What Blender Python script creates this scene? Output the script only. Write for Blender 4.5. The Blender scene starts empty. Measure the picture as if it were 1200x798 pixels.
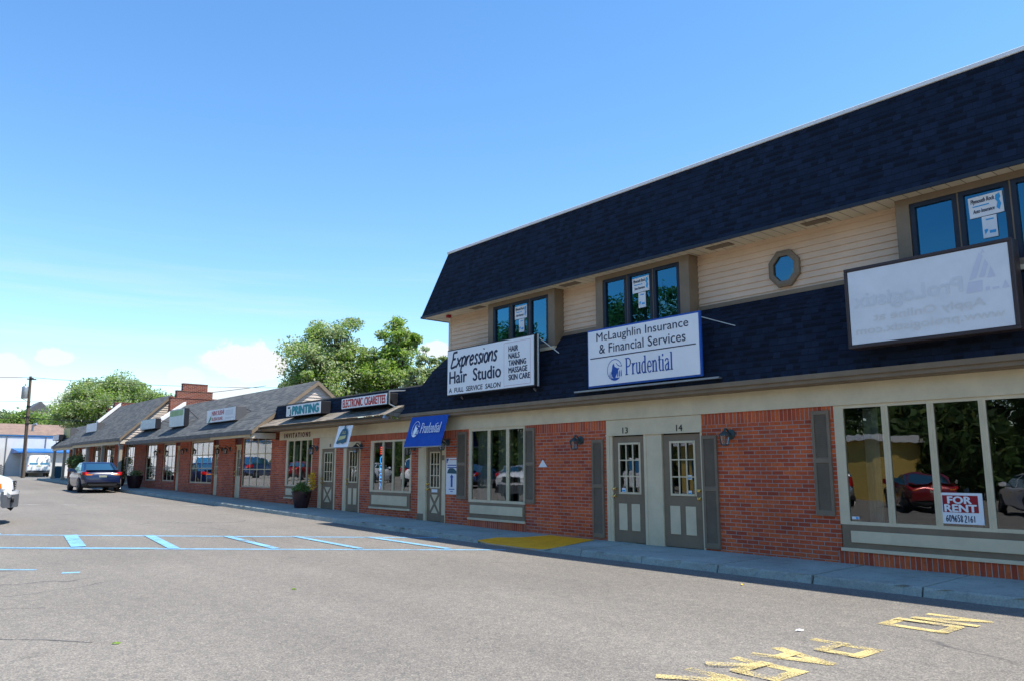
import bpy, bmesh, math, random
import numpy as np
from mathutils import Vector, Matrix

random.seed(7)
rng = np.random.default_rng(11)
scene = bpy.context.scene
COL = scene.collection
R = math.radians

# ------------------------------------------------------------------ ground shape
def g(x):
    """height of the lot: level near the camera, rising gently along the row"""
    t = min(-x - 12.5, 49.5)
    s = math.log1p(math.exp(t)) if t < 30 else t
    return 0.035 + 0.016 * s
def wb(x):
    return g(x) + 0.13

# ------------------------------------------------------------------ mesh builder
class MB:
    def __init__(self):
        self.v = []; self.f = []
    def poly(self, pts):
        n = len(self.v); self.v += [tuple(p) for p in pts]; self.f.append(tuple(range(n, n + len(pts)))); return self
    def box(self, x0, x1, y0, y1, z0, z1):
        n = len(self.v)
        self.v += [(x0,y0,z0),(x1,y0,z0),(x1,y1,z0),(x0,y1,z0),(x0,y0,z1),(x1,y0,z1),(x1,y1,z1),(x0,y1,z1)]
        for q in ((0,3,2,1),(4,5,6,7),(0,1,5,4),(1,2,6,5),(2,3,7,6),(3,0,4,7)):
            self.f.append(tuple(n + i for i in q))
        return self
    def obox(self, c, ax, ay, az, hx, hy, hz):
        c = Vector(c); ax = Vector(ax).normalized(); ay = Vector(ay).normalized(); az = Vector(az).normalized()
        n = len(self.v)
        for sz in (-1, 1):
            for sx, sy in ((-1,-1),(1,-1),(1,1),(-1,1)):
                self.v.append(tuple(c + ax*hx*sx + ay*hy*sy + az*hz*sz))
        for q in ((0,3,2,1),(4,5,6,7),(0,1,5,4),(1,2,6,5),(2,3,7,6),(3,0,4,7)):
            self.f.append(tuple(n + i for i in q))
        return self
    def bar(self, p, q, w, h, up=(0,0,1)):
        p = Vector(p); q = Vector(q); d = q - p
        u = Vector(up); s = d.cross(u)
        if s.length < 1e-6: s = d.cross(Vector((0,1,0)))
        s.normalize(); t = s.cross(d).normalized()
        return self.obox((p + q) / 2, d, s, t, d.length / 2, w / 2, h / 2)
    def tube(self, p, q, r0, r1=None, n=8, caps=True):
        r1 = r0 if r1 is None else r1
        p = Vector(p); q = Vector(q); d = (q - p).normalized()
        a = Vector((0,0,1)) if abs(d.z) < .9 else Vector((1,0,0))
        s = d.cross(a).normalized(); t = d.cross(s)
        k = len(self.v)
        for c, r in ((p, r0), (q, r1)):
            for i in range(n):
                th = 2*math.pi*i/n
                self.v.append(tuple(c + s*math.cos(th)*r + t*math.sin(th)*r))
        for i in range(n):
            j = (i+1) % n
            self.f.append((k+i, k+n+i, k+n+j, k+j))
        if caps:
            self.f.append(tuple(k+i for i in range(n))); self.f.append(tuple(k+n+i for i in reversed(range(n))))
        return self
    def path(self, pts, r, n=6):
        for a, b in zip(pts[:-1], pts[1:]): self.tube(a, b, r, r, n)
        return self
    def lathe(self, prof, c, axis='z', n=16):
        """prof = [(radius, height)]"""
        k = len(self.v); c = Vector(c)
        for r, h in prof:
            for i in range(n):
                th = 2*math.pi*i/n; a, b = math.cos(th)*r, math.sin(th)*r
                self.v.append(tuple(c + (Vector((a,b,h)) if axis == 'z' else Vector((a,h,b)) if axis == 'y' else Vector((h,a,b)))))
        for m in range(len(prof)-1):
            for i in range(n):
                j = (i+1) % n
                self.f.append((k+m*n+i, k+m*n+j, k+(m+1)*n+j, k+(m+1)*n+i))
        self.f.append(tuple(k+i for i in reversed(range(n)))); self.f.append(tuple(k+(len(prof)-1)*n+i for i in range(n)))
        return self
    def prism(self, pts, d):
        """planar polygon extruded by vector d"""
        d = Vector(d); n = len(pts); k = len(self.v)
        self.v += [tuple(p) for p in pts] + [tuple(Vector(p)+d) for p in pts]
        self.f.append(tuple(k+i for i in range(n))); self.f.append(tuple(k+n+i for i in reversed(range(n))))
        for i in range(n):
            j = (i+1) % n
            self.f.append((k+i, k+n+i, k+n+j, k+j))
        return self
    def loft(self, rings, cap=True):
        k = len(self.v); n = len(rings[0])
        for r in rings: self.v += [tuple(p) for p in r]
        for m in range(len(rings)-1):
            for i in range(n):
                j = (i+1) % n
                self.f.append((k+m*n+i, k+m*n+j, k+(m+1)*n+j, k+(m+1)*n+i))
        if cap:
            self.f.append(tuple(k+i for i in reversed(range(n)))); self.f.append(tuple(k+(len(rings)-1)*n+i for i in range(n)))
        return self
    def build(self, name, mat, parent=None, smooth=False, bevel=0, fix=True, local=False):
        me = bpy.data.meshes.new(name)
        off = Vector((0,0,0))
        if parent is not None and not local:
            off = world_loc(parent)
        me.from_pydata([(x-off.x, y-off.y, z-off.z) for x, y, z in self.v], [], self.f)
        me.materials.append(mat)
        if fix or bevel:
            bm = bmesh.new(); bm.from_mesh(me)
            if fix: bmesh.ops.recalc_face_normals(bm, faces=bm.faces)
            if bevel:
                bmesh.ops.bevel(bm, geom=bm.edges[:], offset=bevel, segments=1, affect='EDGES', clamp_overlap=True)
            bm.to_mesh(me); bm.free()
        auto_uv(me, off)
        if smooth:
            for p in me.polygons: p.use_smooth = True
            try: me.set_sharp_from_angle(angle=R(38))
            except Exception: pass
        o = bpy.data.objects.new(name, me); COL.objects.link(o)
        if parent is not None: o.parent = parent
        return o

LOC = {}
def world_loc(o):
    v = Vector((0,0,0))
    while o is not None:
        v += Vector(o.location); o = o.parent
    return v

def auto_uv(me, off):
    """box-projected UVs in metres: u runs level along the face, v up its slope"""
    if not me.polygons: return
    uv = me.uv_layers.new(name='UVMap')
    nl = len(me.loops); vi = np.empty(nl, np.int32); me.loops.foreach_get('vertex_index', vi)
    co = np.empty(len(me.vertices)*3); me.vertices.foreach_get('co', co); co = co.reshape(-1,3) + np.array(off)
    npol = len(me.polygons); nr = np.empty(npol*3); me.polygons.foreach_get('normal', nr); nr = nr.reshape(-1,3)
    lt = np.empty(npol, np.int32); me.polygons.foreach_get('loop_total', lt)
    nrm = np.repeat(nr, lt, axis=0)
    t = np.stack([-nrm[:,1], nrm[:,0], np.zeros(nl)], 1)
    L = np.linalg.norm(t, axis=1); flat = L < .05
    t[flat] = (1,0,0); L[flat] = 1; t /= L[:,None]
    b = np.cross(nrm, t); b[flat] = (0,1,0)
    p = co[vi]
    out = np.stack([(p*t).sum(1), (p*b).sum(1)], 1).astype(np.float32)
    uv.data.foreach_set('uv', out.ravel())

def tag(o, label, cat, group=None, kind=None):
    o['label'] = label; o['category'] = cat
    if group: o['group'] = group
    if kind: o['kind'] = kind
    return o
def thing(name, loc, label, cat, group=None, rz=0):
    o = bpy.data.objects.new(name, None); o.empty_display_size = .2
    o.location = loc; o.rotation_euler.z = rz; COL.objects.link(o)
    return tag(o, label, cat, group)
def struct(o, label=None, cat=None):
    o['kind'] = 'structure'
    if label: o['label'] = label
    if cat: o['category'] = cat
    return o
def copy_tree(o, parent=None):
    c = o.copy(); COL.objects.link(c); c.parent = parent
    for ch in list(o.children): copy_tree(ch, c)
    return c

# ------------------------------------------------------------------ materials
def nodes(name):
    m = bpy.data.materials.new(name); m.use_nodes = True
    nt = m.node_tree; b = nt.nodes['Principled BSDF']
    return m, nt, b
def N(nt, t, **kw):
    n = nt.nodes.new(t)
    for k, v in kw.items():
        if k in n.inputs: n.inputs[k].default_value = v
        else: setattr(n, k, v)
    return n
def ramp(nt, fac, stops):
    r = nt.nodes.new('ShaderNodeValToRGB'); e = r.color_ramp.elements
    while len(e) < len(stops): e.new(.5)
    for q, (p, c) in zip(e, stops):
        q.position = p; q.color = (*c, 1) if len(c) == 3 else c
    nt.links.new(fac, r.inputs['Fac']); return r
def mix(nt, a, b, fac, blend='MIX'):
    m = nt.nodes.new('ShaderNodeMix'); m.data_type = 'RGBA'; m.blend_type = blend
    for k, sock, val in ((1, m.inputs[6], a), (1, m.inputs[7], b), (0, m.inputs[0], fac)):
        if hasattr(val, 'links'): nt.links.new(val, sock)
        elif isinstance(val, (int, float)): sock.default_value = (val, val, val, 1) if k else val
        else: sock.default_value = (*val, 1)
    return m.outputs[2]
def mathn(nt, op, a, b=None, c=None):
    n = nt.nodes.new('ShaderNodeMath'); n.operation = op
    for i, v in enumerate((a, b, c)):
        if v is None: continue
        if hasattr(v, 'links'): nt.links.new(v, n.inputs[i])
        else: n.inputs[i].default_value = v
    return n.outputs[0]
def noise(nt, vec, scale, detail=4, rough=.55, out=0):
    n = N(nt, 'ShaderNodeTexNoise', Scale=scale, Detail=detail, Roughness=rough)
    if vec is not None: nt.links.new(vec, n.inputs['Vector'])
    return n.outputs[out]
def position(nt): return nt.nodes.new('ShaderNodeNewGeometry').outputs['Position']
def uvout(nt): return N(nt, 'ShaderNodeUVMap', uv_map='UVMap').outputs[0]
def bump(nt, b, h, strength=.3, dist=.01):
    n = N(nt, 'ShaderNodeBump', Strength=strength, Distance=dist)
    nt.links.new(h, n.inputs['Height']); nt.links.new(n.outputs[0], b.inputs['Normal'])

def paint(name, col, rough=.55, var=.12, scale=3., metallic=0, fine=0, spec=.4):
    """plain painted / plastic / metal surface with uneven wear"""
    m, nt, b = nodes(name)
    p = position(nt)
    f = noise(nt, p, scale, 6, .65)
    c = ramp(nt, f, [(.3, [x*(1-var) for x in col]), (.7, [min(1, x*(1+var)) for x in col])]).outputs[0]
    if fine:
        f2 = noise(nt, p, 60, 3)
        c = mix(nt, c, [x*.5 for x in col], mathn(nt, 'MULTIPLY', ramp(nt, f2, [(.55,(0,0,0)),(.75,(1,1,1))]).outputs[0], fine))
    nt.links.new(c, b.inputs['Base Color'])
    b.inputs['Roughness'].default_value = rough; b.inputs['Metallic'].default_value = metallic
    b.inputs['Specular IOR Level'].default_value = spec
    rr = ramp(nt, noise(nt, p, scale*2.3, 3), [(.3,[max(.05,rough-.1)]*3),(.7,[min(1,rough+.1)]*3)])
    nt.links.new(rr.outputs[0], b.inputs['Roughness'])
    return m

def brick_mat(name, soldier=False, dark=1.):
    m, nt, b = nodes(name)
    uv = uvout(nt); p = position(nt)
    if soldier:
        sp = N(nt, 'ShaderNodeSeparateXYZ'); nt.links.new(uv, sp.inputs[0])
        cb = N(nt, 'ShaderNodeCombineXYZ'); nt.links.new(sp.outputs[1], cb.inputs[0]); nt.links.new(sp.outputs[0], cb.inputs[1])
        vec = cb.outputs[0]
    else: vec = uv
    # slight wobble of the joints
    wob = N(nt, 'ShaderNodeVectorMath', operation='SCALE'); wob.inputs['Scale'].default_value = .006
    nt.links.new(N(nt,'ShaderNodeTexNoise',Scale=6.).outputs[1], wob.inputs[0])
    ad = N(nt, 'ShaderNodeVectorMath', operation='ADD'); nt.links.new(vec, ad.inputs[0]); nt.links.new(wob.outputs[0], ad.inputs[1])
    bt = N(nt, 'ShaderNodeTexBrick'); bt.inputs['Scale'].default_value = 1
    bt.inputs['Brick Width'].default_value = .212; bt.inputs['Row Height'].default_value = .0675 if not soldier else .075
    bt.inputs['Mortar Size'].default_value = .0062; bt.inputs['Mortar Smooth'].default_value = .25
    if soldier: bt.offset = 0; bt.inputs['Brick Width'].default_value = 5
    bt.inputs['Color1'].default_value = (0,0,0,1); bt.inputs['Color2'].default_value = (1,1,1,1); bt.inputs['Mortar'].default_value = (.5,.5,.5,1)
    nt.links.new(ad.outputs[0], bt.inputs['Vector'])
    d = dark
    d *= 1.33
    cr = ramp(nt, bt.outputs['Color'], [(0,(.26*d,.040*d,.016*d)),(.15,(.34*d,.054*d,.018*d)),(.5,(.42*d,.076*d,.021*d)),(.85,(.49*d,.104*d,.026*d)),(1,(.36*d,.065*d,.024*d))])
    c = mix(nt, cr.outputs[0], (.22*d,.055*d,.03*d), ramp(nt, noise(nt, p, 22, 4), [(.45,(0,0,0)),(.8,(.7,.7,.7))]).outputs[0])
    c = mix(nt, c, (.37,.32,.285), bt.outputs['Fac'])
    # pale bloom of salts in patches
    ef = ramp(nt, noise(nt, p, 1.7, 6, .75), [(.56,(0,0,0)),(.74,(.16,.16,.16))])
    c = mix(nt, c, (.42,.33,.29), ef.outputs[0])
    # stains low on the wall and in streaks
    st = ramp(nt, noise(nt, p, .9, 5, .7), [(.32,(.70,.66,.64)),(.62,(1.1,1.08,1.05))])
    c = mix(nt, c, st.outputs[0], .8, 'MULTIPLY')
    nt.links.new(c, b.inputs['Base Color']); b.inputs['Roughness'].default_value = .88
    h = mathn(nt, 'ADD', mathn(nt, 'MULTIPLY', bt.outputs['Fac'], -1.), mathn(nt, 'MULTIPLY', noise(nt, p, 90, 3), .35))
    bump(nt, b, h, .6, .006)
    return m

def shingle_mat(name, cols, width=.30, row=.14, bstr=.8):
    """overlapping roof shingles; cols dark..light tab colours"""
    m, nt, b = nodes(name)
    uv = uvout(nt); p = position(nt)
    bt = N(nt, 'ShaderNodeTexBrick'); bt.inputs['Scale'].default_value = 1
    bt.inputs['Brick Width'].default_value = width; bt.inputs['Row Height'].default_value = row
    bt.inputs['Mortar Size'].default_value = .004; bt.inputs['Color1'].default_value = (0,0,0,1); bt.inputs['Color2'].default_value = (1,1,1,1)
    bt.inputs['Mortar'].default_value = (.5,.5,.5,1); bt.offset = .37; bt.squash = 1.35; bt.squash_frequency = 3
    nt.links.new(uv, bt.inputs['Vector'])
    sp = N(nt, 'ShaderNodeSeparateXYZ'); nt.links.new(uv, sp.inputs[0])
    fr = mathn(nt, 'FRACT', mathn(nt, 'DIVIDE', sp.outputs[1], row))
    c = ramp(nt, bt.outputs['Color'], [(0,cols[1]),(.6,cols[2]),(1,cols[3])]).outputs[0]
    # cut-out tabs: on some shingles the lower half of the course shows the dark layer beneath
    dark = mathn(nt, 'MULTIPLY', mathn(nt, 'LESS_THAN', bt.outputs['Color'], .42), mathn(nt, 'LESS_THAN', fr, .52))
    c = mix(nt, c, cols[0], mathn(nt, 'MULTIPLY', dark, .85))
    c = mix(nt, c, cols[0], mathn(nt, 'MULTIPLY', mathn(nt, 'LESS_THAN', fr, .10), .45))
    gr = ramp(nt, noise(nt, p, 220, 2), [(.3,(.72,.72,.72)),(.7,(1.3,1.3,1.3))])
    c = mix(nt, c, gr.outputs[0], .8, 'MULTIPLY')
    lg = ramp(nt, noise(nt, p, .6, 5, .7), [(.3,(.72,.75,.78)),(.7,(1.25,1.22,1.2))])
    c = mix(nt, c, lg.outputs[0], .5, 'MULTIPLY')
    sm = N(nt, 'ShaderNodeMapping'); sm.inputs['Scale'].default_value = (2.2,.3,1); nt.links.new(uv, sm.inputs[0])
    sk = ramp(nt, noise(nt, sm.outputs[0], 1., 5, .7), [(.35,(.8,.8,.82)),(.68,(1.35,1.3,1.22))])
    c = mix(nt, c, sk.outputs[0], .45, 'MULTIPLY')
    nt.links.new(c, b.inputs['Base Color']); b.inputs['Roughness'].default_value = .9
    b.inputs['Specular IOR Level'].default_value = .25
    h = mathn(nt, 'ADD', mathn(nt, 'MULTIPLY', fr, -1.), mathn(nt, 'MULTIPLY', bt.outputs['Color'], .7))
    h = mathn(nt, 'SUBTRACT', h, mathn(nt, 'MULTIPLY', bt.outputs['Fac'], .5))
    bump(nt, b, h, bstr, .02)
    return m

def asphalt_mat():
    m, nt, b = nodes('asphalt')
    p = position(nt)
    base = ramp(nt, noise(nt, p, .16, 6, .62), [(.3,(.170,.160,.144)),(.7,(.214,.202,.182))]).outputs[0]
    vo = N(nt, 'ShaderNodeTexVoronoi', Scale=85.); nt.links.new(p, vo.inputs['Vector'])
    agg = N(nt, 'ShaderNodeSeparateColor'); nt.links.new(vo.outputs['Color'], agg.inputs[0])
    st = ramp(nt, agg.outputs[0], [(0,(.55,.55,.56)),(.35,(.85,.85,.85)),(.75,(1.08,1.06,1.03)),(1,(1.6,1.53,1.4))])
    c = mix(nt, base, st.outputs[0], .85, 'MULTIPLY')
    mid = ramp(nt, noise(nt, p, 9, 5, .7), [(.3,(.84,.84,.85)),(.7,(1.14,1.13,1.12))])
    c = mix(nt, c, mid.outputs[0], .9, 'MULTIPLY')
    # oil drips and tyre-darkened lanes
    oil = ramp(nt, noise(nt, p, 1.3, 4, .6), [(.62,(1,1,1)),(.76,(.66,.66,.67))])
    c = mix(nt, c, oil.outputs[0], .6, 'MULTIPLY')
    # wheel lanes polished darker along the driving direction, and old patches
    sx = N(nt, 'ShaderNodeMapping'); sx.inputs['Scale'].default_value = (.05,.55,1); nt.links.new(p, sx.inputs[0])
    ln = ramp(nt, noise(nt, sx.outputs[0], 1., 4, .6), [(.35,(.86,.86,.87)),(.62,(1.06,1.055,1.05))])
    c = mix(nt, c, ln.outputs[0], .9, 'MULTIPLY')
    # thin cracks
    nv = N(nt, 'ShaderNodeVectorMath', operation='SCALE'); nv.inputs['Scale'].default_value = 1.6
    nn = N(nt, 'ShaderNodeTexNoise', Scale=.5, Detail=5.); nt.links.new(p, nn.inputs['Vector']); nt.links.new(nn.outputs[1], nv.inputs[0])
    av = N(nt, 'ShaderNodeVectorMath', operation='ADD'); nt.links.new(p, av.inputs[0]); nt.links.new(nv.outputs[0], av.inputs[1])
    cv = N(nt, 'ShaderNodeTexVoronoi', Scale=.13, feature='DISTANCE_TO_EDGE'); nt.links.new(av.outputs[0], cv.inputs['Vector'])
    msk = ramp(nt, noise(nt, p, .23, 2), [(.53,(0,0,0)),(.57,(1,1,1))])
    cr = ramp(nt, cv.outputs['Distance'], [(.0,(1,1,1)),(.0022,(0,0,0))])
    c = mix(nt, c, (.05,.05,.055), mathn(nt, 'MULTIPLY', mathn(nt,'MULTIPLY',cr.outputs[0],msk.outputs[0]), .7))
    nt.links.new(c, b.inputs['Base Color']); b.inputs['Roughness'].default_value = .92
    b.inputs['Specular IOR Level'].default_value = .3
    h = mathn(nt, 'ADD', vo.outputs['Distance'], mathn(nt,'MULTIPLY',noise(nt, p, 160, 2),.6))
    bump(nt, b, h, .5, .005)
    return m

def worn_paint(name, col, wear=.5):
    """road paint broken up so that the asphalt shows through"""
    m, nt, b = nodes(name)
    p = position(nt)
    f = noise(nt, p, 70, 4, .7); f2 = noise(nt, p, 2.2, 4, .6)
    w = mathn(nt, 'ADD', mathn(nt, 'MULTIPLY', f, .75), mathn(nt, 'MULTIPLY', f2, .5))
    k = ramp(nt, w, [(wear, (0,0,0)), (wear+.09, (1,1,1))])
    cc = ramp(nt, noise(nt, p, 5, 4), [(.3,[x*.85 for x in col]),(.7,[min(1,x*1.1) for x in col])])
    nt.links.new(cc.outputs[0], b.inputs['Base Color']); b.inputs['Roughness'].default_value = .7
    tr = nt.nodes.new('ShaderNodeBsdfTransparent'); ms = nt.nodes.new('ShaderNodeMixShader')
    nt.links.new(k.outputs[0], ms.inputs[0]); nt.links.new(tr.outputs[0], ms.inputs[1]); nt.links.new(b.outputs[0], ms.inputs[2])
    nt.links.new(ms.outputs[0], nt.nodes['Material Output'].inputs[0])
    return m

def concrete_mat(name, col):
    m, nt, b = nodes(name)
    p = position(nt)
    c = ramp(nt, noise(nt, p, 1.1, 6, .68), [(.3,[x*.72 for x in col]),(.7,[x*1.15 for x in col])]).outputs[0]
    c = mix(nt, c, ramp(nt, noise(nt, p, 45, 4), [(.3,(.75,.75,.75)),(.7,(1.2,1.2,1.2))]).outputs[0], .7, 'MULTIPLY')
    c = mix(nt, c, [x*.45 for x in col], ramp(nt, noise(nt, p, 7, 5, .7), [(.54,(0,0,0)),(.74,(.75,.75,.75))]).outputs[0])
    nt.links.new(c, b.inputs['Base Color']); b.inputs['Roughness'].default_value = .9
    bump(nt, b, noise(nt, p, 60, 5), .35, .008)
    return m

def glass_mat(name, boost=1.9, tint=(.62,.68,.66), gloss=(.95,.97,1)):
    m, nt, b = nodes(name); nt.nodes.remove(b)
    fr = N(nt, 'ShaderNodeFresnel', IOR=1.5)
    fac = mathn(nt, 'MINIMUM', mathn(nt, 'MULTIPLY', fr.outputs[0], boost), .95)
    t = nt.nodes.new('ShaderNodeBsdfTransparent'); t.inputs[0].default_value = (*tint, 1)
    gl = nt.nodes.new('ShaderNodeBsdfGlossy'); gl.inputs['Roughness'].default_value = 0.0; gl.inputs[0].default_value = (*gloss, 1)
    # old panes are never quite flat
    bp = N(nt, 'ShaderNodeBump', Strength=.06, Distance=.02); nt.links.new(noise(nt, position(nt), 2.2, 2), bp.inputs['Height'])
    nt.links.new(bp.outputs[0], gl.inputs['Normal'])
    ms = nt.nodes.new('ShaderNodeMixShader')
    nt.links.new(fac, ms.inputs[0]); nt.links.new(t.outputs[0], ms.inputs[1]); nt.links.new(gl.outputs[0], ms.inputs[2])
    nt.links.new(ms.outputs[0], nt.nodes['Material Output'].inputs[0])
    return m

def carpaint(name, col, rough=.25, metallic=.3):
    m, nt, b = nodes(name)
    p = position(nt)
    c = ramp(nt, noise(nt, p, 4, 4), [(.3,[x*.9 for x in col]),(.7,[min(1,x*1.08) for x in col])])
    nt.links.new(c.outputs[0], b.inputs['Base Color'])
    b.inputs['Roughness'].default_value = rough; b.inputs['Metallic'].default_value = metallic
    b.inputs['Coat Weight'].default_value = .8; b.inputs['Coat Roughness'].default_value = .06
    return m

def leaf_mat(name, cols, trans=.35):
    m, nt, b = nodes(name)
    geo = nt.nodes.new('ShaderNodeNewGeometry')
    c = ramp(nt, geo.outputs['Random Per Island'], [(0,cols[0]),(.4,cols[1]),(.8,cols[2]),(1,cols[3])])
    nt.links.new(c.outputs[0], b.inputs['Base Color']); b.inputs['Roughness'].default_value = .55
    b.inputs['Specular IOR Level'].default_value = .35
    tl = nt.nodes.new('ShaderNodeBsdfTranslucent'); nt.links.new(mix(nt, c.outputs[0], (.9,1.,.35), .25, 'MIX'), tl.inputs[0])
    ms = nt.nodes.new('ShaderNodeMixShader'); ms.inputs[0].default_value = trans
    nt.links.new(b.outputs[0], ms.inputs[1]); nt.links.new(tl.outputs[0], ms.inputs[2])
    nt.links.new(ms.outputs[0], nt.nodes['Material Output'].inputs[0])
    return m

def car_glass_mat():
    m, nt, b = nodes('car_glass')
    b.inputs['Base Color'].default_value = (.08,.23,.32,1); b.inputs['Metallic'].default_value = .8; b.inputs['Roughness'].default_value = .04
    return m

def emit_mat(name, col, s):
    m, nt, b = nodes(name)
    b.inputs['Base Color'].default_value = (*col,1); b.inputs['Emission Color'].default_value = (*col,1); b.inputs['Emission Strength'].default_value = s
    return m

def soffit_mat(name, col):
    m = paint(name, col, .6, .08, 2); nt = m.node_tree; b = nt.nodes['Principled BSDF']
    sp = N(nt, 'ShaderNodeSeparateXYZ'); nt.links.new(position(nt), sp.inputs[0])
    fr = mathn(nt, 'FRACT', mathn(nt, 'DIVIDE', sp.outputs[0], .2))
    k = mathn(nt, 'LESS_THAN', fr, .07)
    old = b.inputs['Base Color'].links[0].from_socket
    nt.links.new(mix(nt, old, [x*.35 for x in col], k), b.inputs['Base Color'])
    bump(nt, b, mathn(nt, 'MULTIPLY', k, -1.), .6, .01)
    return m

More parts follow.
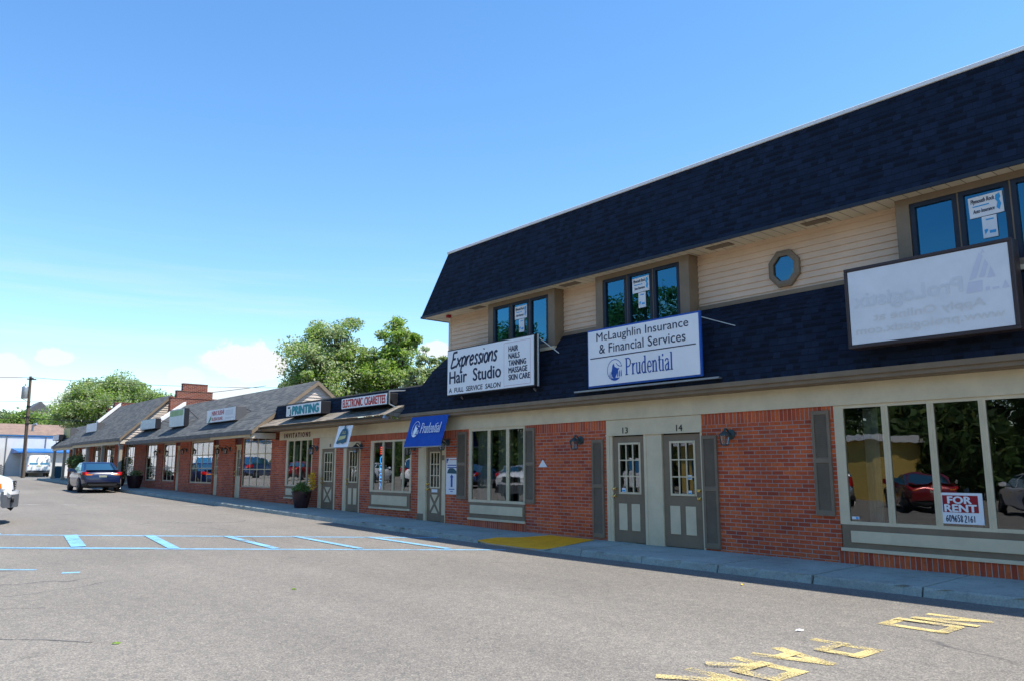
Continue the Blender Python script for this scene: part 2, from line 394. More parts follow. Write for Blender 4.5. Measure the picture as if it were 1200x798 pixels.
M = dict(
 soffitgroove=soffit_mat('grooved_soffit', (.70,.62,.46)),
 brick=brick_mat('red_brick'), soldier=brick_mat('red_brick_soldier', True), brickold=brick_mat('old_brown_brick', False, .33),
 column=paint('grey_beige_column_paint', (.34,.31,.25), .6, .1, 2), cream=paint('cream_trim_paint', (.66,.555,.375), .6, .10, 2.5),
 taupe=paint('taupe_trim_paint', (.215,.158,.102), .55, .14, 2.5),
 shutter=paint('shutter_paint', (.20,.152,.104), .6, .14, 3),
 siding=paint('beige_clapboard', (.68,.50,.355), .6, .09, 1.7),
 sidinggrey=paint('pale_gable_clapboard', (.50,.43,.37), .6, .1, 1.7),
 soffit=paint('soffit_paint', (.60,.52,.42), .6, .08, 2),
 coping=paint('white_metal_coping', (.78,.77,.76), .4, .06, 2),
 navy=shingle_mat('dark_blue_shingles', [(.0035,.0048,.010),(.0065,.0115,.026),(.0075,.0135,.030),(.0105,.0185,.039)], .125, .115, 1.),
 shake=shingle_mat('sunlit_toned_shake', [(.10,.09,.075),(.16,.14,.115),(.2,.18,.15),(.25,.22,.18)], .34, .115, 1.),  # sunlit tan of the lower flare put into its colour, unlike the navy above
 grey=shingle_mat('grey_shingles', [(.05,.056,.06),(.072,.08,.085),(.088,.096,.10),(.11,.115,.115)], .32, .15, .7),
 brownroof=shingle_mat('brown_roof', [(.17,.12,.095),(.21,.15,.12),(.23,.165,.13),(.26,.19,.15)], .5, .2, .3),
 flat=paint('flat_roof_felt', (.12,.12,.12), .9, .1, 1),
 asphalt=asphalt_mat(), walk=concrete_mat('sidewalk_concrete', (.34,.375,.335)),
 bluepaint=worn_paint('blue_road_paint', (.18,.40,.60), .50), yellowpaint=worn_paint('yellow_road_paint', (.58,.47,.20), .565),
 whitepaint=worn_paint('white_road_paint', (.5,.5,.5), .60), ramppaint=worn_paint('yellow_ramp_paint', (1.,.40,.002), .30),
 tar=worn_paint('tar_seal', (.06,.06,.062), .52),
 glass=glass_mat('window_glass', 3.0), blueglass=glass_mat('upstairs_glass', 4.6, (.25,.32,.35), (.17,.62,.92)),
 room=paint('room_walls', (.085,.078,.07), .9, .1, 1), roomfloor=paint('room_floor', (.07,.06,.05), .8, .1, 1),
 navyframe=paint('navy_window_frame', (.012,.016,.03), .45, .1, 3),
 white=paint('white_sign_face', (.86,.87,.88), .4, .04, 1.5), offwhite=paint('blank_sign_face', (.76,.78,.80), .45, .06, 2.5),
 black=paint('black_paint', (.012,.012,.014), .5, .1, 3), ink=paint('navy_ink', (.012,.02,.06), .5, .05, 3),
 bluesign=paint('blue_sign_paint', (.012,.085,.38), .5, .05, 3), awning=paint('blue_awning_cloth', (.006,.075,.40), .8, .08, 3),
 brown=paint('brown_sign_frame', (.05,.035,.035), .45, .1, 3), darkbox=paint('dark_sign_case', (.009,.010,.015), .55, .15, 2),
 greybox=paint('grey_sign_case', (.09,.09,.095), .55, .15, 2),
 red=paint('red_letter_paint', (.55,.025,.015), .5, .06, 3), redsign=paint('red_sign_field', (.30,.006,.016), .5, .06, 3),
 teal=paint('teal_letter_paint', (.01,.28,.33), .5, .06, 3), maroon=paint('maroon_letters', (.09,.01,.02), .5, .06, 3),
 ghost=paint('faded_letters', (.69,.715,.745), .5, .05, 3), ghostlogo=paint('faded_logo', (.64,.655,.745), .5, .05, 3), ghosttan=paint('faded_tan_letters', (.715,.71,.69), .5, .05, 3),
 lightblue=paint('sky_blue_print', (.04,.36,.72), .5, .05, 3), pinkline=paint('pink_line', (.55,.35,.42), .5, .05, 3),
 green2=paint('pale_green_print', (.30,.48,.22), .5, .2, 3), green=paint('green_print', (.02,.28,.12), .5, .05, 3), straw=paint('straw_print', (.55,.5,.2), .5, .05, 3), darkteal=paint('dark_teal_print', (.012,.08,.12), .5, .05, 3),
 pinkred=paint('faded_red_print', (.55,.05,.07), .5, .05, 3), palegreen=paint('pale_print', (.74,.80,.76), .5, .1, 6),
 brass=paint('brass', (.65,.45,.15), .3, .1, 5, 1), steel=paint('galvanised_steel', (.38,.39,.40), .45, .1, 4, .8),
 lampmetal=paint('lamp_metal', (.06,.085,.085), .5, .15, 8, .4), lampglass=glass_mat('lamp_glass', 2.5, (.8,.8,.78)),
 curtain=paint('curtain_cloth', (.40,.42,.38), .9, .15, 3), paper=paint('paper', (.78,.8,.83), .7, .04, 3),
 wood=paint('weathered_pole_wood', (.10,.075,.055), .9, .25, 3), bark=paint('bark', (.085,.07,.055), .95, .25, 5),
 whitewall=paint('white_block_wall', (.60,.60,.59), .8, .10, .7), trimteal=paint('teal_blue_trim', (.03,.15,.33), .5, .08, 1), trimblue=paint('bright_blue_trim', (.025,.15,.46), .5, .08, 1),
 fencewood=paint('grey_fence_wood', (.16,.165,.17), .9, .2, 2),
 pot=paint('glazed_pot', (.03,.012,.016), .35, .15, 4), soil=paint('soil', (.03,.02,.015), .95, .2, 10),
 tyre=paint('tyre_rubber', (.012,.012,.012), .8, .1, 10), rim=paint('alloy_rim', (.5,.5,.52), .3, .08, 6, .9),
 carglass=car_glass_mat(), trimblack=paint('black_plastic', (.014,.014,.015), .55, .1, 6),
 chrome=paint('chrome', (.75,.75,.76), .12, .03, 6, 1), lensred=paint('red_lens', (.45,.008,.01), .15, .08, 8), lensamber=paint('amber_lens', (.8,.22,.01), .15, .08, 8),
 lensclear=paint('clear_lens', (.7,.72,.74), .1, .08, 8), plate=paint('plate', (.62,.62,.42), .5, .05, 8),
 darkblue=carpaint('midnight_blue_car_paint', (.004,.012,.055), .3, 0), carwhite=carpaint('white_car_paint', (.75,.76,.77), .3, 0),
 carred=carpaint('red_car_paint', (.22,.008,.012)), carsilver=carpaint('silver_car_paint', (.5,.51,.52), .3, .7), carblack=carpaint('black_car_paint', (.012,.012,.013)),
 carblue=carpaint('blue_car_paint', (.03,.07,.18)), bumpergrey=paint('grey_bumper_plastic', (.085,.095,.11), .45, .1, 5),
 leafA=leaf_mat('maple_leaves', [(.045,.10,.02),(.085,.17,.035),(.13,.23,.06),(.22,.30,.13)], .45),
 leafB=leaf_mat('silver_leaves', [(.09,.16,.05),(.20,.29,.12),(.38,.46,.26),(.62,.66,.50)], .5),
 leafC=leaf_mat('bright_leaves', [(.08,.18,.015),(.16,.31,.025),(.24,.40,.04),(.34,.47,.10)], .52),
 leafD=leaf_mat('dark_leaves', [(.02,.045,.01),(.04,.085,.02),(.06,.12,.03),(.1,.16,.05)]),
 yellowflower=paint('yellow_flowers', (.7,.45,.02), .7, .1, 9),
 neonblue=emit_mat('blue_neon', (.08,.45,1.), 1.4), neonred=emit_mat('red_neon', (1.,.06,.03), 1.4),
 yellowwall=paint('yellow_stucco', (.55,.38,.10), .8, .08, 1),
)

# ------------------------------------------------------------------ lettering
_tc = {}
def text_shape(s, bold):
    k = (s, bold)
    if k not in _tc:
        cu = bpy.data.curves.new('lettering', 'FONT'); cu.body = s; cu.offset = bold; cu.resolution_u = 3
        ob = bpy.data.objects.new('lettering', cu)
        me = bpy.data.meshes.new_from_object(ob)
        vs = [(v.co.x, v.co.y) for v in me.vertices]; fs = [tuple(p.vertices) for p in me.polygons]
        bpy.data.objects.remove(ob); bpy.data.curves.remove(cu); bpy.data.meshes.remove(me)
        _tc[k] = (vs, fs)
    return _tc[k]
class Plane:
    """a sign face: maps (u, v) metres to world"""
    def __init__(s, P, U=(1,0,0), V=(0,0,1)):
        s.P = Vector(P); s.U = Vector(U).normalized(); s.V = Vector(V).normalized()
    def __call__(s, u, v): return s.P + s.U*u + s.V*v
def write(mb, pl, s, u0, u1, v0, v1, bold=0., shear=0., mirror=False):
    if bold:
        # heavier weight: the same letters laid again a little to each side
        b_ = bold*(v1-v0)*1.6; nv = pl.U.cross(pl.V)
        for i, (du, dv) in enumerate(((-1,0),(1,0),(0,.6),(0,-.6))):
            write(mb, Plane(pl.P+nv*.0004*(i+1), pl.U, pl.V), s, u0+du*b_, u1+du*b_, v0+dv*b_, v1+dv*b_, 0., shear, mirror)
    vs, fs = text_shape(s, 0.)
    x0 = min(v[0] for v in vs); x1 = max(v[0] for v in vs); y0 = min(v[1] for v in vs); y1 = max(v[1] for v in vs)
    k = len(mb.v)
    for x, y in vs:
        a = (x-x0)/(x1-x0); b = (y-y0)/(y1-y0)
        if mirror: a = 1-a
        mb.v.append(tuple(pl(u0+a*(u1-u0)+shear*b*(v1-v0), v0+b*(v1-v0))))
    for f in fs: mb.f.append(tuple(k+i for i in f))
def rect(mb, pl, u0, u1, v0, v1):
    mb.poly([pl(u0,v0), pl(u1,v0), pl(u1,v1), pl(u0,v1)])
def shape(mb, pl, pts): mb.poly([pl(*p) for p in pts])
def spline(pts, n=6):
    if len(pts) < 3: return pts
    P = [pts[0]] + list(pts) + [pts[-1]]; out = []
    for i in range(1, len(P)-2):
        for k in range(n):
            t = k/n; a,b,c,d = P[i-1],P[i],P[i+1],P[i+2]
            out.append(tuple(.5*((2*b[j])+(-a[j]+c[j])*t+(2*a[j]-5*b[j]+4*c[j]-d[j])*t*t+(-a[j]+3*b[j]-3*c[j]+d[j])*t**3) for j in (0,1)))
    return out + [pts[-1]]
def stroke(mb, pl, pts, w, sm=True, f=lambda u,v:(u,v)):
    if sm: pts = spline(pts)
    pts = [Vector((*f(*p),)) for p in pts]
    k = len(mb.v); n = len(pts)
    for i, p in enumerate(pts):
        d = (pts[min(i+1,n-1)] - pts[max(i-1,0)])
        if d.length < 1e-9: d = Vector((1,0))
        d.normalize(); s = Vector((-d.y, d.x))*w/2
        mb.v.append(tuple(pl(*(p+s)))); mb.v.append(tuple(pl(*(p-s))))
    for i in range(n-1): mb.f.append((k+2*i, k+2*i+1, k+2*i+3, k+2*i+2))
def ring(cx, cy, rx, ry, a0=0, a1=360, n=22):
    return [(cx+rx*math.cos(R(a0+(a1-a0)*i/n)), cy+ry*math.sin(R(a0+(a1-a0)*i/n))) for i in range(n+1)]
# hand-brushed letters (x-height 1)
BRUSH = {
 'E':(1.0,[[(1.0,1.62),(.55,1.6),(.3,1.5),(.28,.9),(.1,.02),(.6,.0),(.95,.12)],[(.27,.86),(.55,.9),(.8,.92)]]),
 'x':(.85,[[(.05,1),(.35,.55),(.75,-.02)],[(.85,1.),(.4,.5),(-.1,-.05)]]),
 'p':(.78,[[(.12,1),(.1,.3),(.0,-.75)],[(.1,.7),(.35,1),(.65,.85),(.62,.3),(.35,.02),(.1,.2)]]),
 'r':(.6,[[(.1,1),(.08,.5),(.05,0)],[(.08,.55),(.3,.95),(.58,.95)]]),
 'e':(.75,[[(.1,.48),(.4,.52),(.62,.7),(.45,1),(.15,.8),(.06,.35),(.3,0),(.68,.2)]]),
 's':(.62,[[(.58,.86),(.35,1),(.12,.8),(.3,.55),(.5,.3),(.35,.02),(.02,.12)]]),
 'i':(.28,[[(.12,1),(.1,.5),(.06,0)],[(.17,1.38),(.18,1.44),(.19,1.5)]]),
 'o':(.75,[ring(.36,.5,.3,.48,90,450)]),
 'n':(.75,[[(.1,1),(.08,.5),(.05,0)],[(.08,.55),(.35,.98),(.58,.9),(.6,.4),(.62,0)]]),
}
# serif letters: (points, stroke weight); thick stems, thin hairlines
T_, H_ = .2, .075
SERIF = {
 'P':(1.0,[([(.22,0),(.22,1.5)],T_),([(.02,.04),(.45,.04)],H_),([(.02,1.46),(.3,1.46)],H_),([(.3,1.46),(.6,1.44),(.8,1.3),(.84,1.1),(.78,.88),(.58,.74),(.3,.72)],.12),([(.84,1.25),(.85,1.1),(.83,.95)],.12)]),
 'r':(.62,[([(.2,0),(.2,.98)],T_),([(.02,.04),(.42,.04)],H_),([(.02,.95),(.2,.95)],H_),([(.24,.7),(.38,.92),(.56,.9)],.14)]),
 'u':(.86,[([(.2,1),(.2,.3),(.28,.08),(.45,.04),(.62,.2)],.15),([(.64,1),(.64,0)],T_),([(.02,.96),(.2,.96)],H_),([(.46,.96),(.64,.96)],H_),([(.64,.04),(.84,.04)],H_)]),
 'd':(.86,[([(.6,1.5),(.6,0)],T_),([(.42,1.46),(.6,1.46)],H_),([(.6,.04),(.82,.04)],H_),([(.58,.9),(.38,.98),(.18,.8),(.12,.5),(.18,.18),(.38,.02),(.58,.14)],.13),([(.15,.7),(.14,.5),(.15,.3)],.12)]),
 'e':(.74,[([(.16,.52),(.62,.52),(.6,.8),(.4,.97),(.2,.84),(.13,.5),(.2,.14),(.42,.02),(.64,.16)],.12),([(.15,.7),(.14,.5),(.16,.28)],.13)]),
 'n':(.9,[([(.2,0),(.2,.98)],T_),([(.02,.04),(.38,.04)],H_),([(.02,.95),(.2,.95)],H_),([(.26,.78),(.45,.97),(.62,.85),(.64,.6)],.13),([(.64,.7),(.64,0)],T_),([(.48,.04),(.84,.04)],H_)]),
 't':(.52,[([(.22,1.3),(.22,.25)],T_),([(.22,.25),(.3,.05),(.48,.1)],.13),([(.04,.96),(.46,.96)],H_)]),
 'i':(.42,[([(.2,0),(.2,.98)],T_),([(.02,.04),(.4,.04)],H_),([(.02,.95),(.2,.95)],H_),([(.1,1.32),(.3,1.32)],.2)]),
 'a':(.8,[([(.56,.75),(.56,0)],T_),([(.14,.78),(.25,.95),(.45,.96),(.57,.8)],.13),([(.56,.58),(.25,.48),(.13,.25),(.25,.03),(.42,.06),(.56,.2)],.13),([(.56,.04),(.76,.04)],H_)]),
 'l':(.42,[([(.2,0),(.2,1.5)],T_),([(.02,.04),(.4,.04)],H_),([(.02,1.46),(.2,1.46)],H_)]),
}
def brush_word(mb, pl, word, u0, v0, sx, sy, w, shear=.2):
    x = 0
    for ch in word:
        adv, st = BRUSH[ch]
        for pts in st: stroke(mb, pl, pts, w, True, lambda u, v, x=x: (u0+(x+u+shear*v)*sx, v0+v*sy))
        x += adv+.06
def serif_word(mb, pl, word, u0, u1, v0, h, shear=0):
    tot = sum(SERIF[c][0] for c in word); sx = (u1-u0)/tot; sy = h/1.5; x = 0
    for ch in word:
        adv, st = SERIF[ch]
        for pts, w in st:
            vert = abs(pts[0][0]-pts[-1][0]) < .01 and len(pts) == 2
            ww = w*(sx if vert else (sx+sy)/2 if len(pts) > 2 else sy)
            stroke(mb, pl, pts, ww, len(pts) > 2, lambda u, v, x=x: (u0+(x+u+shear*v)*sx, v0+v*sy))
        x += adv
def rock_logo(mb, pl, cu, cv, rx, ry):
    f = lambda a, b: (cu+a*rx, cv+b*ry)
    stroke(mb, pl, [f(*p) for p in ring(0,0,.97,.97,35,215)], .06*ry, False)
    stroke(mb, pl, [f(*p) for p in [(.79,.56),(.95,.28)]], .05*ry, False)
    stroke(mb, pl, [f(*p) for p in [(.93,.3),(.55,.34),(.2,.62)]], .06*ry)
    shape(mb, pl, [f(*p) for p in [(-.3,.45),(-.12,.62),(-.02,.3),(.3,.16),(.62,.12),(.42,-.05),(.3,-.3),(.05,-.72),(-.25,-.7),(-.45,-.3)]])
    for a in (-.78,-.62,-.46): shape(mb, pl, [f(a,-.72),f(a+.08,-.72),f(a+.2,-.1),f(a+.16,-.1)])
    for a in (.3,.52,.76): shape(mb, pl, [f(a,-.66),f(a+.13,-.6),f(a+.13,-.02),f(a+.02,-.2)])
    shape(mb, pl, [f(*p) for p in ring(0,0,.97,.97,228,312,10)])

# ------------------------------------------------------------------ facade helpers
def wall(bld, name, mat, x0, x1, z0, z1, openings, y=0, reveal=.1, parent=None):
    """front skin of a wall facing -y with real openings and their reveals"""
    ops = [(max(a,x0), min(b,x1), max(c,z0), min(d,z1)) for a,b,c,d in openings if a < x1 and b > x0 and c < z1 and d > z0]
    xs = sorted({x0, x1, *[o[0] for o in ops], *[o[1] for o in ops]}); zs = sorted({z0, z1, *[o[2] for o in ops], *[o[3] for o in ops]})
    mb = MB()
    inside = lambda x, z: any(o[0] < x < o[1] and o[2] < z < o[3] for o in ops)
    for a, b in zip(xs[:-1], xs[1:]):
        for c, d in zip(zs[:-1], zs[1:]):
            if not inside((a+b)/2, (c+d)/2): mb.poly([(a,y,c),(b,y,c),(b,y,d),(a,y,d)])
    for a, b, c, d in ops:
        mb.poly([(a,y,c),(a,y,d),(a,y+reveal,d),(a,y+reveal,c)]); mb.poly([(b,y,c),(b,y+reveal,c),(b,y+reveal,d),(b,y,d)])
        if d < z1: mb.poly([(a,y,d),(b,y,d),(b,y+reveal,d),(a,y+reveal,d)])
        if c > z0: mb.poly([(a,y,c),(a,y+reveal,c),(b,y+reveal,c),(b,y,c)])
    return mb.build(name, mat, parent or bld, fix=False)

def window(bld, x0, x1, z0, z1, panes, rails=(), y=0, fmat=None, glass=None, fw=.06, name='window', thin=False):
    """cream frame with mullions between the panes; one sheet of glass per window"""
    fmat = fmat or M['cream']; glass = glass or M['glass']
    mb = MB(); ya, yb = y-.012, y+.05
    px0, px1 = panes[0][0], panes[-1][1]
    if thin: ya, yb = y, y+.045
    gz0, gz1 = z0+fw, z1-fw
    mb.box(x0, px0, ya, yb, z0, z1); mb.box(px1, x1, ya, yb, z0, z1)
    mb.box(px0, px1, ya+.002, yb, z0, gz0); mb.box(px0, px1, ya+.002, yb, gz1, z1)
    for (a, b), (c, d) in zip(panes[:-1], panes[1:]):
        mb.box(b, c, ya+.004, yb, gz0, gz1)
        if c-b > .07: mb.box((b+c)/2-.008, (b+c)/2+.008, ya-.006, ya+.003, gz0, gz1)
    for r in rails:
        for a, b in panes: mb.box(a, b, ya+.006, yb-.01, r-.018, r+.018)
    w = mb.build(name, fmat, bld)
    p = MB()
    for a, b in panes:
        p.poly([(a-.005,y+.014,gz0-.005),(b+.005,y+.014,gz0-.005),(b+.005,y+.014,gz1+.005),(a-.005,y+.014,gz1+.005)])
    p.build('pane', glass, w, fix=False)
    return w

def apron(bld, w, x0, x1, z0, z1, ix0, ix1, iz0, iz1, y=0):
    """panel below a shop window: taupe field, raised cream board, cream sill"""
    f = MB().box(x0, x1, y-.012, y+.06, z0+.05, z1).build('apron_panel', M['taupe'], w)
    MB().box(ix0, ix1, y-.032, y-.012, iz0, iz1).build('raised_board', M['cream'], w, bevel=.004)
    MB().box(x0-.02, x1+.02, y-.05, y+.05, z0, z0+.05).build('sill', M['cream'], w, bevel=.004)

def shutter(bld, x0, x1, z0, z1, y=0):
    mb = MB(); t = .045
    mb.box(x0, x0+t, y-.04, y-.003, z0, z1); mb.box(x1-t, x1, y-.04, y-.003, z0, z1)
    zm = z0+(z1-z0)*.52
    for a, b in ((z0, z0+.08), (zm-.035, zm+.035), (z1-.06, z1)): mb.box(x0+t, x1-t, y-.04, y-.003, a, b)
    for lo, hi in ((z0+.08, zm-.035), (zm+.035, z1-.06)):
        n = int((hi-lo)/.034)
        for i in range(n):
            z = lo+(i+.5)*(hi-lo)/n
            mb.poly([(x0+t,y-.036,z-.016),(x1-t,y-.036,z-.016),(x1-t,y-.012,z+.018),(x0+t,y-.012,z+.018)])
    mb.box(x0+t, x1-t, y-.01, y-.004, z0+.08, z1-.06)
    return mb.build('shutter', M['shutter'], bld, fix=False)

def door(bld, x0, x1, z0, z1, style='panels', glass=(.25,.79,.43,.93), grid=(3,3), knob=None, y=.035, mat=None):
    """half-glazed shop door; glass rect is given as fractions of the leaf"""
    w = x1-x0; h = z1-z0
    gx0, gx1 = x0+glass[0]*w, x0+glass[1]*w; gz0, gz1 = z0+glass[2]*h, z0+glass[3]*h
    mb = MB(); ya, yb = y-.02, y+.025
    mb.box(x0, gx0, ya, yb, z0, z1); mb.box(gx1, x1, ya, yb, z0, z1); mb.box(gx0, gx1, ya, yb, z0, gz0); mb.box(gx0, gx1, ya, yb, gz1, z1)
    d = mb.build('door', mat or M['taupe'], bld)
    gb = MB(); t = .022; e = .03
    gb.box(gx0-e, gx0+.008, ya-.010, ya-.001, gz0-e, gz1+e); gb.box(gx1-.008, gx1+e, ya-.014, ya-.001, gz0-e, gz1+e)
    gb.box(gx0, gx1, ya-.014, ya-.001, gz1-.008, gz1+e); gb.box(gx0, gx1, ya-.014, ya-.001, gz0-e, gz0+.008)
    for i in range(1, grid[0]):
        x = gx0+(gx1-gx0)*i/grid[0]; gb.box(x-t/2, x+t/2, ya-.010, ya+.012, gz0+.008, gz1-.008)
    for i in range(1, grid[1]):
        z = gz0+(gz1-gz0)*i/grid[1]; gb.box(gx0+.008, gx1-.008, ya-.008, ya+.010, z-t/2, z+t/2)
    gb.build('glazing_bars', M['cream'], d)
    MB().poly([(gx0,y+.006,gz0),(gx1,y+.006,gz0),(gx1,y+.006,gz1),(gx0,y+.006,gz1)]).build('door_glass', M['glass'], d, fix=False)
    pz0, pz1 = z0+.11*h, z0+.36*h
    if style == 'panels':
        for a, b in ((.16,.42),(.56,.82)):
            MB().box(x0+a*w, x0+b*w, ya-.012, ya-.0005, pz0, pz1).build('raised_panel', M['cream'], d, bevel=.005)
    elif style == 'cross':
        MB().box(x0+.2*w, x0+.8*w, ya-.006, ya-.0005, pz0, pz1).build('cross_field', M['cream'], d)
        cb = MB(); cb.bar((x0+.2*w, ya-.012, pz0), (x0+.8*w, ya-.012, pz1), .012, .07, (0,1,0)); cb.bar((x0+.8*w, ya-.016, pz0), (x0+.2*w, ya-.016, pz1), .012, .07, (0,1,0))
        cb2 = MB()
        for (a, za), (b_, zb_) in (((.22,pz0),(.78,pz1)),((.78,pz0),(.22,pz1))):
            p = Vector((x0+a*w, 0, za)); q = Vector((x0+b_*w, 0, zb_)); dd = (q-p).normalized(); s = Vector((-dd.z,0,dd.x))*.035
            yy = ya-.012 if a < .5 else ya-.0135
            cb2.prism([(p+s)+Vector((0,yy,0)), (p-s)+Vector((0,yy,0)), (q-s)+Vector((0,yy,0)), (q+s)+Vector((0,yy,0))], (0,.006,0))
        cb2.build('cross_brace', mat or M['taupe'], d)
    if knob is not None:
        kx = x0+knob*w
        for zz in (z0+.43*h, z0+.50*h):
            k = MB().lathe([(.03,0),(.03,-.008),(.014,-.012),(.014,-.035),(.03,-.045),(.034,-.06),(.024,-.075),(.004,-.08)], (kx, ya, zz), 'y', 12)
            k.build('door_knob', M['brass'], d, smooth=True)
    return d

def clapboards(bld, x0, x1, z0, z1, y, step=.115, cut=(), mat=None, name='clapboard_siding'):
    n = round((z1-z0)/step); step = (z1-z0)/n
    xs = [x0] + [v for c in sorted(cut) for v in c] + [x1]
    for a, b in zip(xs[::2], xs[1::2]):
        mb = MB()
        for i in range(n):
            z = z0+i*step
            mb.poly([(a,y-.022,z),(b,y-.022,z),(b,y,z+step),(a,y,z+step)]); mb.poly([(a,y,z),(b,y,z),(b,y-.022,z),(a,y-.022,z)])
        mb.build(name, mat or M['siding'], bld, fix=False)

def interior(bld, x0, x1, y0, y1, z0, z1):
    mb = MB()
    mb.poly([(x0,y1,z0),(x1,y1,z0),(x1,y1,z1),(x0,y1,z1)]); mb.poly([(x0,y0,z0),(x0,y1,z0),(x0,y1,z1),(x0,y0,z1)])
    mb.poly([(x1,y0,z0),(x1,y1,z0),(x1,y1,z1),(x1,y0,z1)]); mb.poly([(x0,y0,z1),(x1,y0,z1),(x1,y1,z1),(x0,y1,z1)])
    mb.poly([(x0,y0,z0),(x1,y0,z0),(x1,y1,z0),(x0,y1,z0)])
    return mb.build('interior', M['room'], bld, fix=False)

def curtain(bld, x0, x1, z0, z1, y, folds=6, amp=.03, mat=None):
    mb = MB(); n = folds*8; k = 0
    for i in range(n+1):
        x = x0+(x1-x0)*i/n; a = amp*math.sin(i/8*2*math.pi)+amp*.4*math.sin(i*.9)
        mb.v += [(x, y+a, z0), (x, y+a*.6, z1)]
    for i in range(n): mb.f.append((2*i, 2*i+2, 2*i+3, 2*i+1))
    return mb.build('curtain', mat or M['curtain'], bld, smooth=True, fix=False)

# ================================================================== GROUND
def build_ground():
    xs = sorted({-900,-400,-200,-120,-90,-75,-68,-64,-62,*[-61+i for i in range(72)],20,40,80,200,600})
    ys = [-700,-200,-80,-40,-25,-20,-16,-13,-11,-9,-7,-5,-3,-1,1,4,10,30,80,200,700]
    mb = MB()
    for y in ys:
        for x in xs: mb.v.append((x, y, g(x)))
    n = len(xs)
    for j in range(len(ys)-1):
        for i in range(n-1): mb.f.append((j*n+i, j*n+i+1, (j+1)*n+i+1, (j+1)*n+i))
    struct(mb.build('ground', M['asphalt'], smooth=True, fix=False), 'grey worn asphalt parking lot in front of the brick shops', 'ground')
build_ground()

KERB = -1.50
def dip(x, y):
    """the painted kerb ramp: the walk drops to the road"""
    a = min(1, max(0, (x+13.75)/.7)); b = min(1, max(0, (-10.75-x)/.7)); c = min(1, max(0, (-y-.1)/1.3))
    return min(a, b)*c
def walk_z(x, y):
    z = g(x)+.115+.02*(y-KERB)/1.5
    return z-(z-g(x)-.012)*dip(x, y)
def build_walk():
    mb = MB(); rr = random.Random(3)
    joints = [4.4, 2.9, 1.45, 0, -1.45, -2.95, -4.40, -5.86, -7.4, -8.9, -10.3]
    while joints[-1] > -62: joints.append(joints[-1]-1.52)
    for ji, (b, a) in enumerate(zip(joints[:-1], joints[1:])):
        gap = .018 if ji in (6,7) else .007
        a += gap; b -= gap
        n = 12; ys = [KERB, KERB+.02, KERB+.18, -1., -.6, -.3, -.0015]
        base = len(mb.v); lift = rr.uniform(-.004, .004)
        for i in range(n+1):
            x = a+(b-a)*i/n; nick = max(0, rr.gauss(0, .02)); sk = (1-min(1,abs(i-n/2)/(n/2)))
            edge = .018 if i in (0, n) else 0
            col = [(x, KERB-.035+nick*.3, g(x)-.05)]
            for k, y in enumerate(ys):
                yy = y+(nick if k == 0 else 0); z = walk_z(x, y)+lift
                if k == 0: z -= .022+edge
                col.append((x, yy, z))
            mb.v += col
        m = len(ys)+1
        for i in range(n):
            for k in range(m-1):
                mb.f.append((base+i*m+k, base+(i+1)*m+k, base+(i+1)*m+k+1, base+i*m+k+1))
        for i in (0, n):
            mb.v.append((mb.v[base+i*m+m-1][0], -.0015, g(a)-.05)); q = tuple(base+i*m+k for k in range(m))+(len(mb.v)-1,)
            mb.f.append(q)
    struct(mb.build('sidewalk', M['walk'], fix=False), 'shaded concrete sidewalk and kerb along the shop fronts', 'sidewalk')
    # bed under the slabs so joints show a dark gap
    bed = MB()
    for i in range(66):
        a, b = -61.5+i, -60.5+i
        bed.poly([(a,KERB+.02,g(a)+.004),(b,KERB+.02,g(b)+.004),(b,-.003,g(b)+.004),(a,-.003,g(a)+.004)])
    struct(bed.build('sidewalk_bed', M['soil'], fix=False))
    # yellow paint on the ramp
    yp = MB(); nx, ny = 20, 10
    def edge(t):   # top edge (wall side) .. bottom edge (road side) outline
        return None
    P = lambda s, t: (lambda x0, x1: (x0+(x1-x0)*s))(-13.35-.05*t, -11.33+.0*t)
    for i in range(nx+1):
        s = i/nx; x = -13.35+2.05*s
        y_top = -.9+.95*min(1, s/.30) if s < .30 else .0
        y_top = min(-.12, -.95+.85*s/.35) if s < .35 else -.10-.0*s
        y_bot = KERB+.0 if s < .9 else KERB+.5*(s-.9)/.1
        for j in range(ny+1):
            y = y_bot+(y_top-y_bot)*j/ny
            yp.v.append((x, y, walk_z(x, y)+(.008 if j else -.008)))
    for i in range(nx):
        for j in range(ny):
            k = i*(ny+1)+j; yp.f.append((k, k+ny+1, k+ny+2, k+1))
    struct(yp.build('ramp_paint', M['ramppaint'], fix=False, smooth=True), 'yellow painted kerb ramp in the sidewalk', 'ramp paint')
build_walk()

def sheet(mb, pts, dz=.004):
    """flat painted marking, subdivided so it follows the lot"""
    (a, b, c, d) = [Vector((*p, 0)) for p in pts]; n = 10
    k = len(mb.v)
    for i in range(n+1):
        for e, f in ((a, d), (b, c)):
            pass
        p = a.lerp(b, i/n); q = d.lerp(c, i/n)
        for r in (p, q): mb.v.append((r.x, r.y, g(r.x)+dz))
    for i in range(n): mb.f.append((k+2*i, k+2*i+2, k+2*i+3, k+2*i+1))
def line(mb, p, q, w, dz=.004):
    p = Vector(p); q = Vector(q); d = (q-p).normalized(); s = Vector((-d.y, d.x))*w/2
    sheet(mb, [tuple(p+s), tuple(q+s), tuple(q-s), tuple(p-s)], dz)
mb = MB()
line(mb, (-23.4,-12.7), (-14.75,-1.55), .15); line(mb, (-20.4,-12.9), (-11.98,-1.86), .15)
line(mb, (-17.9,-9.65), (-16.0,-7.1), .20, .008)
struct(mb.build('blue_parking_lines', M['bluepaint'], fix=False), 'two faded blue lines bordering the access aisle', 'road marking')
